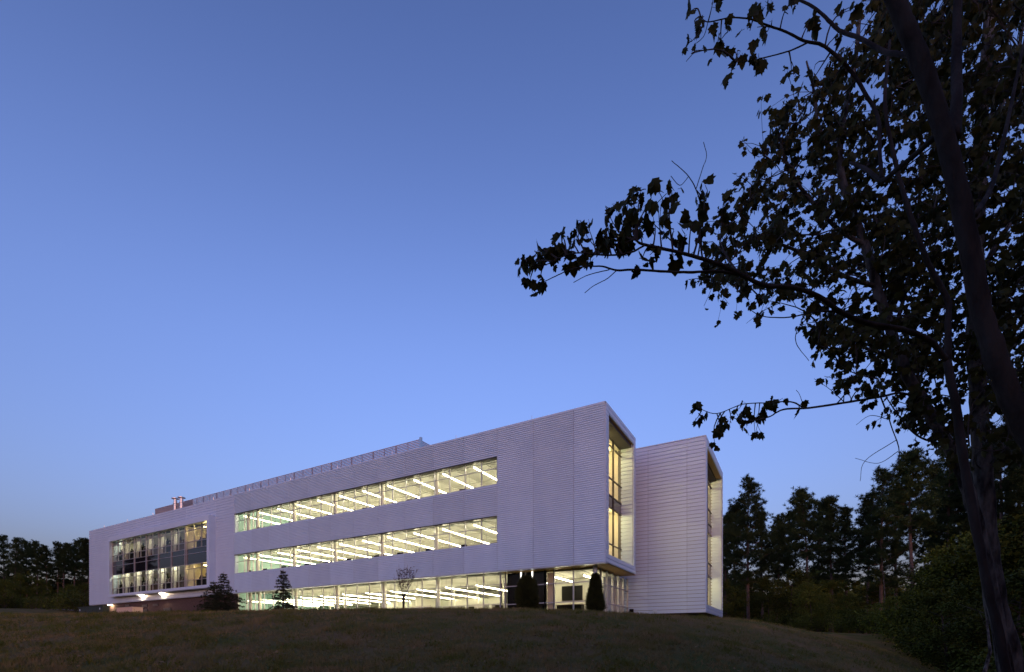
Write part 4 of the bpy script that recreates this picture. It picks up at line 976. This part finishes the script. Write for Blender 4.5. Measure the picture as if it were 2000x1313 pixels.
for px, py, rad, nl in ((1354,25,.04,3),(1358,50,.05,4),(1352,80,.05,4),(1350,105,.04,3),(1393,65,.035,3),(1392,6,.04,3),(1422,62,.06,5),(1410,98,.06,5),(1440,100,.06,5),(1470,95,.06,5),(1478,122,.05,4),(1428,138,.04,3),(1494,125,.04,3),
                        (1470,30,.07,6),(1490,20,.07,6),(1465,60,.04,3),(1540,10,.07,5),(1500,60,.06,4),(1545,145,.04,3),(1580,45,.06,5),(1635,70,.07,5),(1672,108,.06,4),(1630,150,.08,6),(1660,20,.08,6),(1585,160,.05,3)):
    c = np.array(at(px, py, 4.2+rng.normal(0,.08))); Wg = np.array([p[:3] for p in list(G)[24:]+list(G2)]); A.clump(c, rad, nl, .085, Wg[np.argmin(np.linalg.norm(Wg-c, axis=1))])

# rough straight trunk and its leaning neighbour
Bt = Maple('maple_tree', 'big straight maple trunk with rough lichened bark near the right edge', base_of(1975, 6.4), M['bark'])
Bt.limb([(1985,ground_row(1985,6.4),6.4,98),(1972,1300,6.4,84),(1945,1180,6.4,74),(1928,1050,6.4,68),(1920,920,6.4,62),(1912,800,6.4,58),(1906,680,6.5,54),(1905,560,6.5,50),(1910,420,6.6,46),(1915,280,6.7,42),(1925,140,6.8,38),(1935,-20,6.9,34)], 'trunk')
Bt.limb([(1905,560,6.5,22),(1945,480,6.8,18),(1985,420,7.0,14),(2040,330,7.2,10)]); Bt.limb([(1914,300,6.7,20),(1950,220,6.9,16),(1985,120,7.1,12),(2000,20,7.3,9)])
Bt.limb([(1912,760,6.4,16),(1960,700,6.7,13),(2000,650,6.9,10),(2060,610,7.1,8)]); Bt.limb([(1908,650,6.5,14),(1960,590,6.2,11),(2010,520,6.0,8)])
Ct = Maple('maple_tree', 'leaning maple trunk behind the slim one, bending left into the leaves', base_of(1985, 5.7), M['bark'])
Ct.limb([(1995,ground_row(1995,5.7),5.7,54),(1962,1300,5.7,48),(1935,1150,5.7,44),(1902,1000,5.7,42),(1868,900,5.7,40),(1805,790,5.75,37),(1762,710,5.8,34),(1738,640,5.9,31),(1712,560,6.0,28),(1690,480,6.1,25),(1660,400,6.2,22),(1640,320,6.3,19),(1650,220,6.4,15),(1670,120,6.5,12),(1680,20,6.6,9)], 'trunk')
Ct.limb([(1800,780,5.75,8),(1760,768,5.7,6),(1720,775,5.65,6),(1660,785,5.6,5.5),(1580,797,5.5,5),(1530,800,5.45,4),(1500,815,5.4,3),(1460,822,5.35,2),(1425,815,5.3,1.5)])
F2_ = Ct.limb([(1570,797,5.5,4),(1545,785,5.45,3.4),(1500,787,5.4,2.6),(1450,790,5.35,2.2),(1400,808,5.3,2),(1365,798,5.3,1.3)])
Ct.limb([(1690,480,6.1,14),(1640,450,6.1,11),(1590,400,6.1,9),(1540,330,6.1,7),(1520,260,6.1,5)]); Ct.limb([(1712,560,6.0,14),(1650,540,6.0,10),(1580,500,6.0,8),(1500,470,6.0,6),(1440,460,6.0,4)])
Ct.limb([(1640,320,6.3,11),(1600,250,6.3,8),(1590,180,6.3,6),(1575,120,6.3,4)]); Ct.limb([(1762,710,5.8,10),(1720,690,5.9,8),(1660,670,6.0,6),(1600,640,6.0,4)])
Ct.limb([(1745,655,5.9,12),(1770,560,6.2,10),(1790,440,6.4,8),(1800,300,6.6,7),(1790,150,6.8,5)])
Ct.limb([(1850,870,5.7,7),(1790,850,5.6,5),(1740,790,5.6,3),(1715,740,5.6,2)]); Ct.limb([(1720,775,5.65,4),(1740,830,5.7,3),(1755,900,5.75,2.4),(1700,1000,5.7,1.2)], 'bare_twig', False)
for pts in ([(1665,785,5.6,2.2),(1645,745,5.6,1.6),(1610,735,5.6,1)], [(1650,786.5,5.59,2.2),(1620,760,5.6,1.4),(1590,740,5.6,.9)], [(1750,860,5.72,2.2),(1690,900,5.7,1.5),(1680,940,5.7,1)], [(1754,882,5.73,2.2),(1715,905,5.7,1.4),(1670,895,5.7,.9)], [(1737,820,5.69,2.2),(1700,812,5.7,1.5),(1672,830,5.7,1)], [(1570,797,5.5,1.8),(1562,772,5.5,1.2),(1555,762,5.5,.8)]): Ct.limb(pts, 'bare_twig', False)
for px, py, rad, nl in ((1362,795,.05,4),(1358,822,.04,3),(1375,815,.05,4),(1400,835,.06,5),(1408,848,.05,4),(1398,872,.04,3),(1440,810,.06,5),(1455,795,.06,5),(1452,835,.07,6),(1475,850,.05,4),(1500,795,.07,6),(1520,782,.06,5),(1560,800,.04,3),(1408,820,.04,3),(1655,740,.06,5),(1690,750,.06,5),(1425,830,.05,4),(1480,830,.05,4)):
    c = np.array(at(px, py, 5.4+rng.normal(0,.06))); Wg = np.array([p[:3] for p in F2_]); Ct.clump(c, rad, nl, .10, Wg[np.argmin(np.linalg.norm(Wg-c, axis=1))] if px < 1600 else None)

# leaf masses: clumps spread through the crown volume of the four trees
POLY = [(1440,410),(1478,290),(1520,210),(1570,180),(1630,130),(1690,60),(1720,-40),(2040,-40),(2040,880),(1930,890),(1840,900),(1790,860),(1740,800),(1640,715),(1590,680),(1570,625),(1500,590),(1440,575),(1370,575),(1370,530),(1400,450)]
def inside(x, y):
    c = False
    for (x0,y0),(x1,y1) in zip(POLY, POLY[1:]+POLY[:1]):
        if (y0 > y) != (y1 > y) and x < (x1-x0)*(y-y0)/(y1-y0)+x0: c = not c
    return c
HOLES = [(1745,320,34),(1800,290,30),(1560,535,28),(1545,490,26),(1480,540,18),(1760,870,30),(1700,170,22),(1650,240,20)]
k = 0
while k < 930:
    x, y = rng.uniform(1365 if k < 730 else 1740, 2040), rng.uniform(-40, 900)
    if not inside(x, y) or any((x-a)**2+(y-b)**2 < r_*r_ for a, b, r_ in HOLES): continue
    if x > 1700 and y > 720 and rng.random() < .4: continue
    d = rng.uniform(5.2, 7.8); c = np.array(at(x, y, d))
    tr = Bt if x > 1880 else (Ct if x > 1480 or rng.random() < .5 else D)
    if tr is D: c = np.array(at(x, y, rng.uniform(4.2, 5.0)))
    tr.clump(c, rng.uniform(.14, .30), int(rng.integers(12, 24)), .078 if tr is not D else .066); k += 1
D.finish(300); A.finish(120); Bt.finish(0); Ct.finish(90)
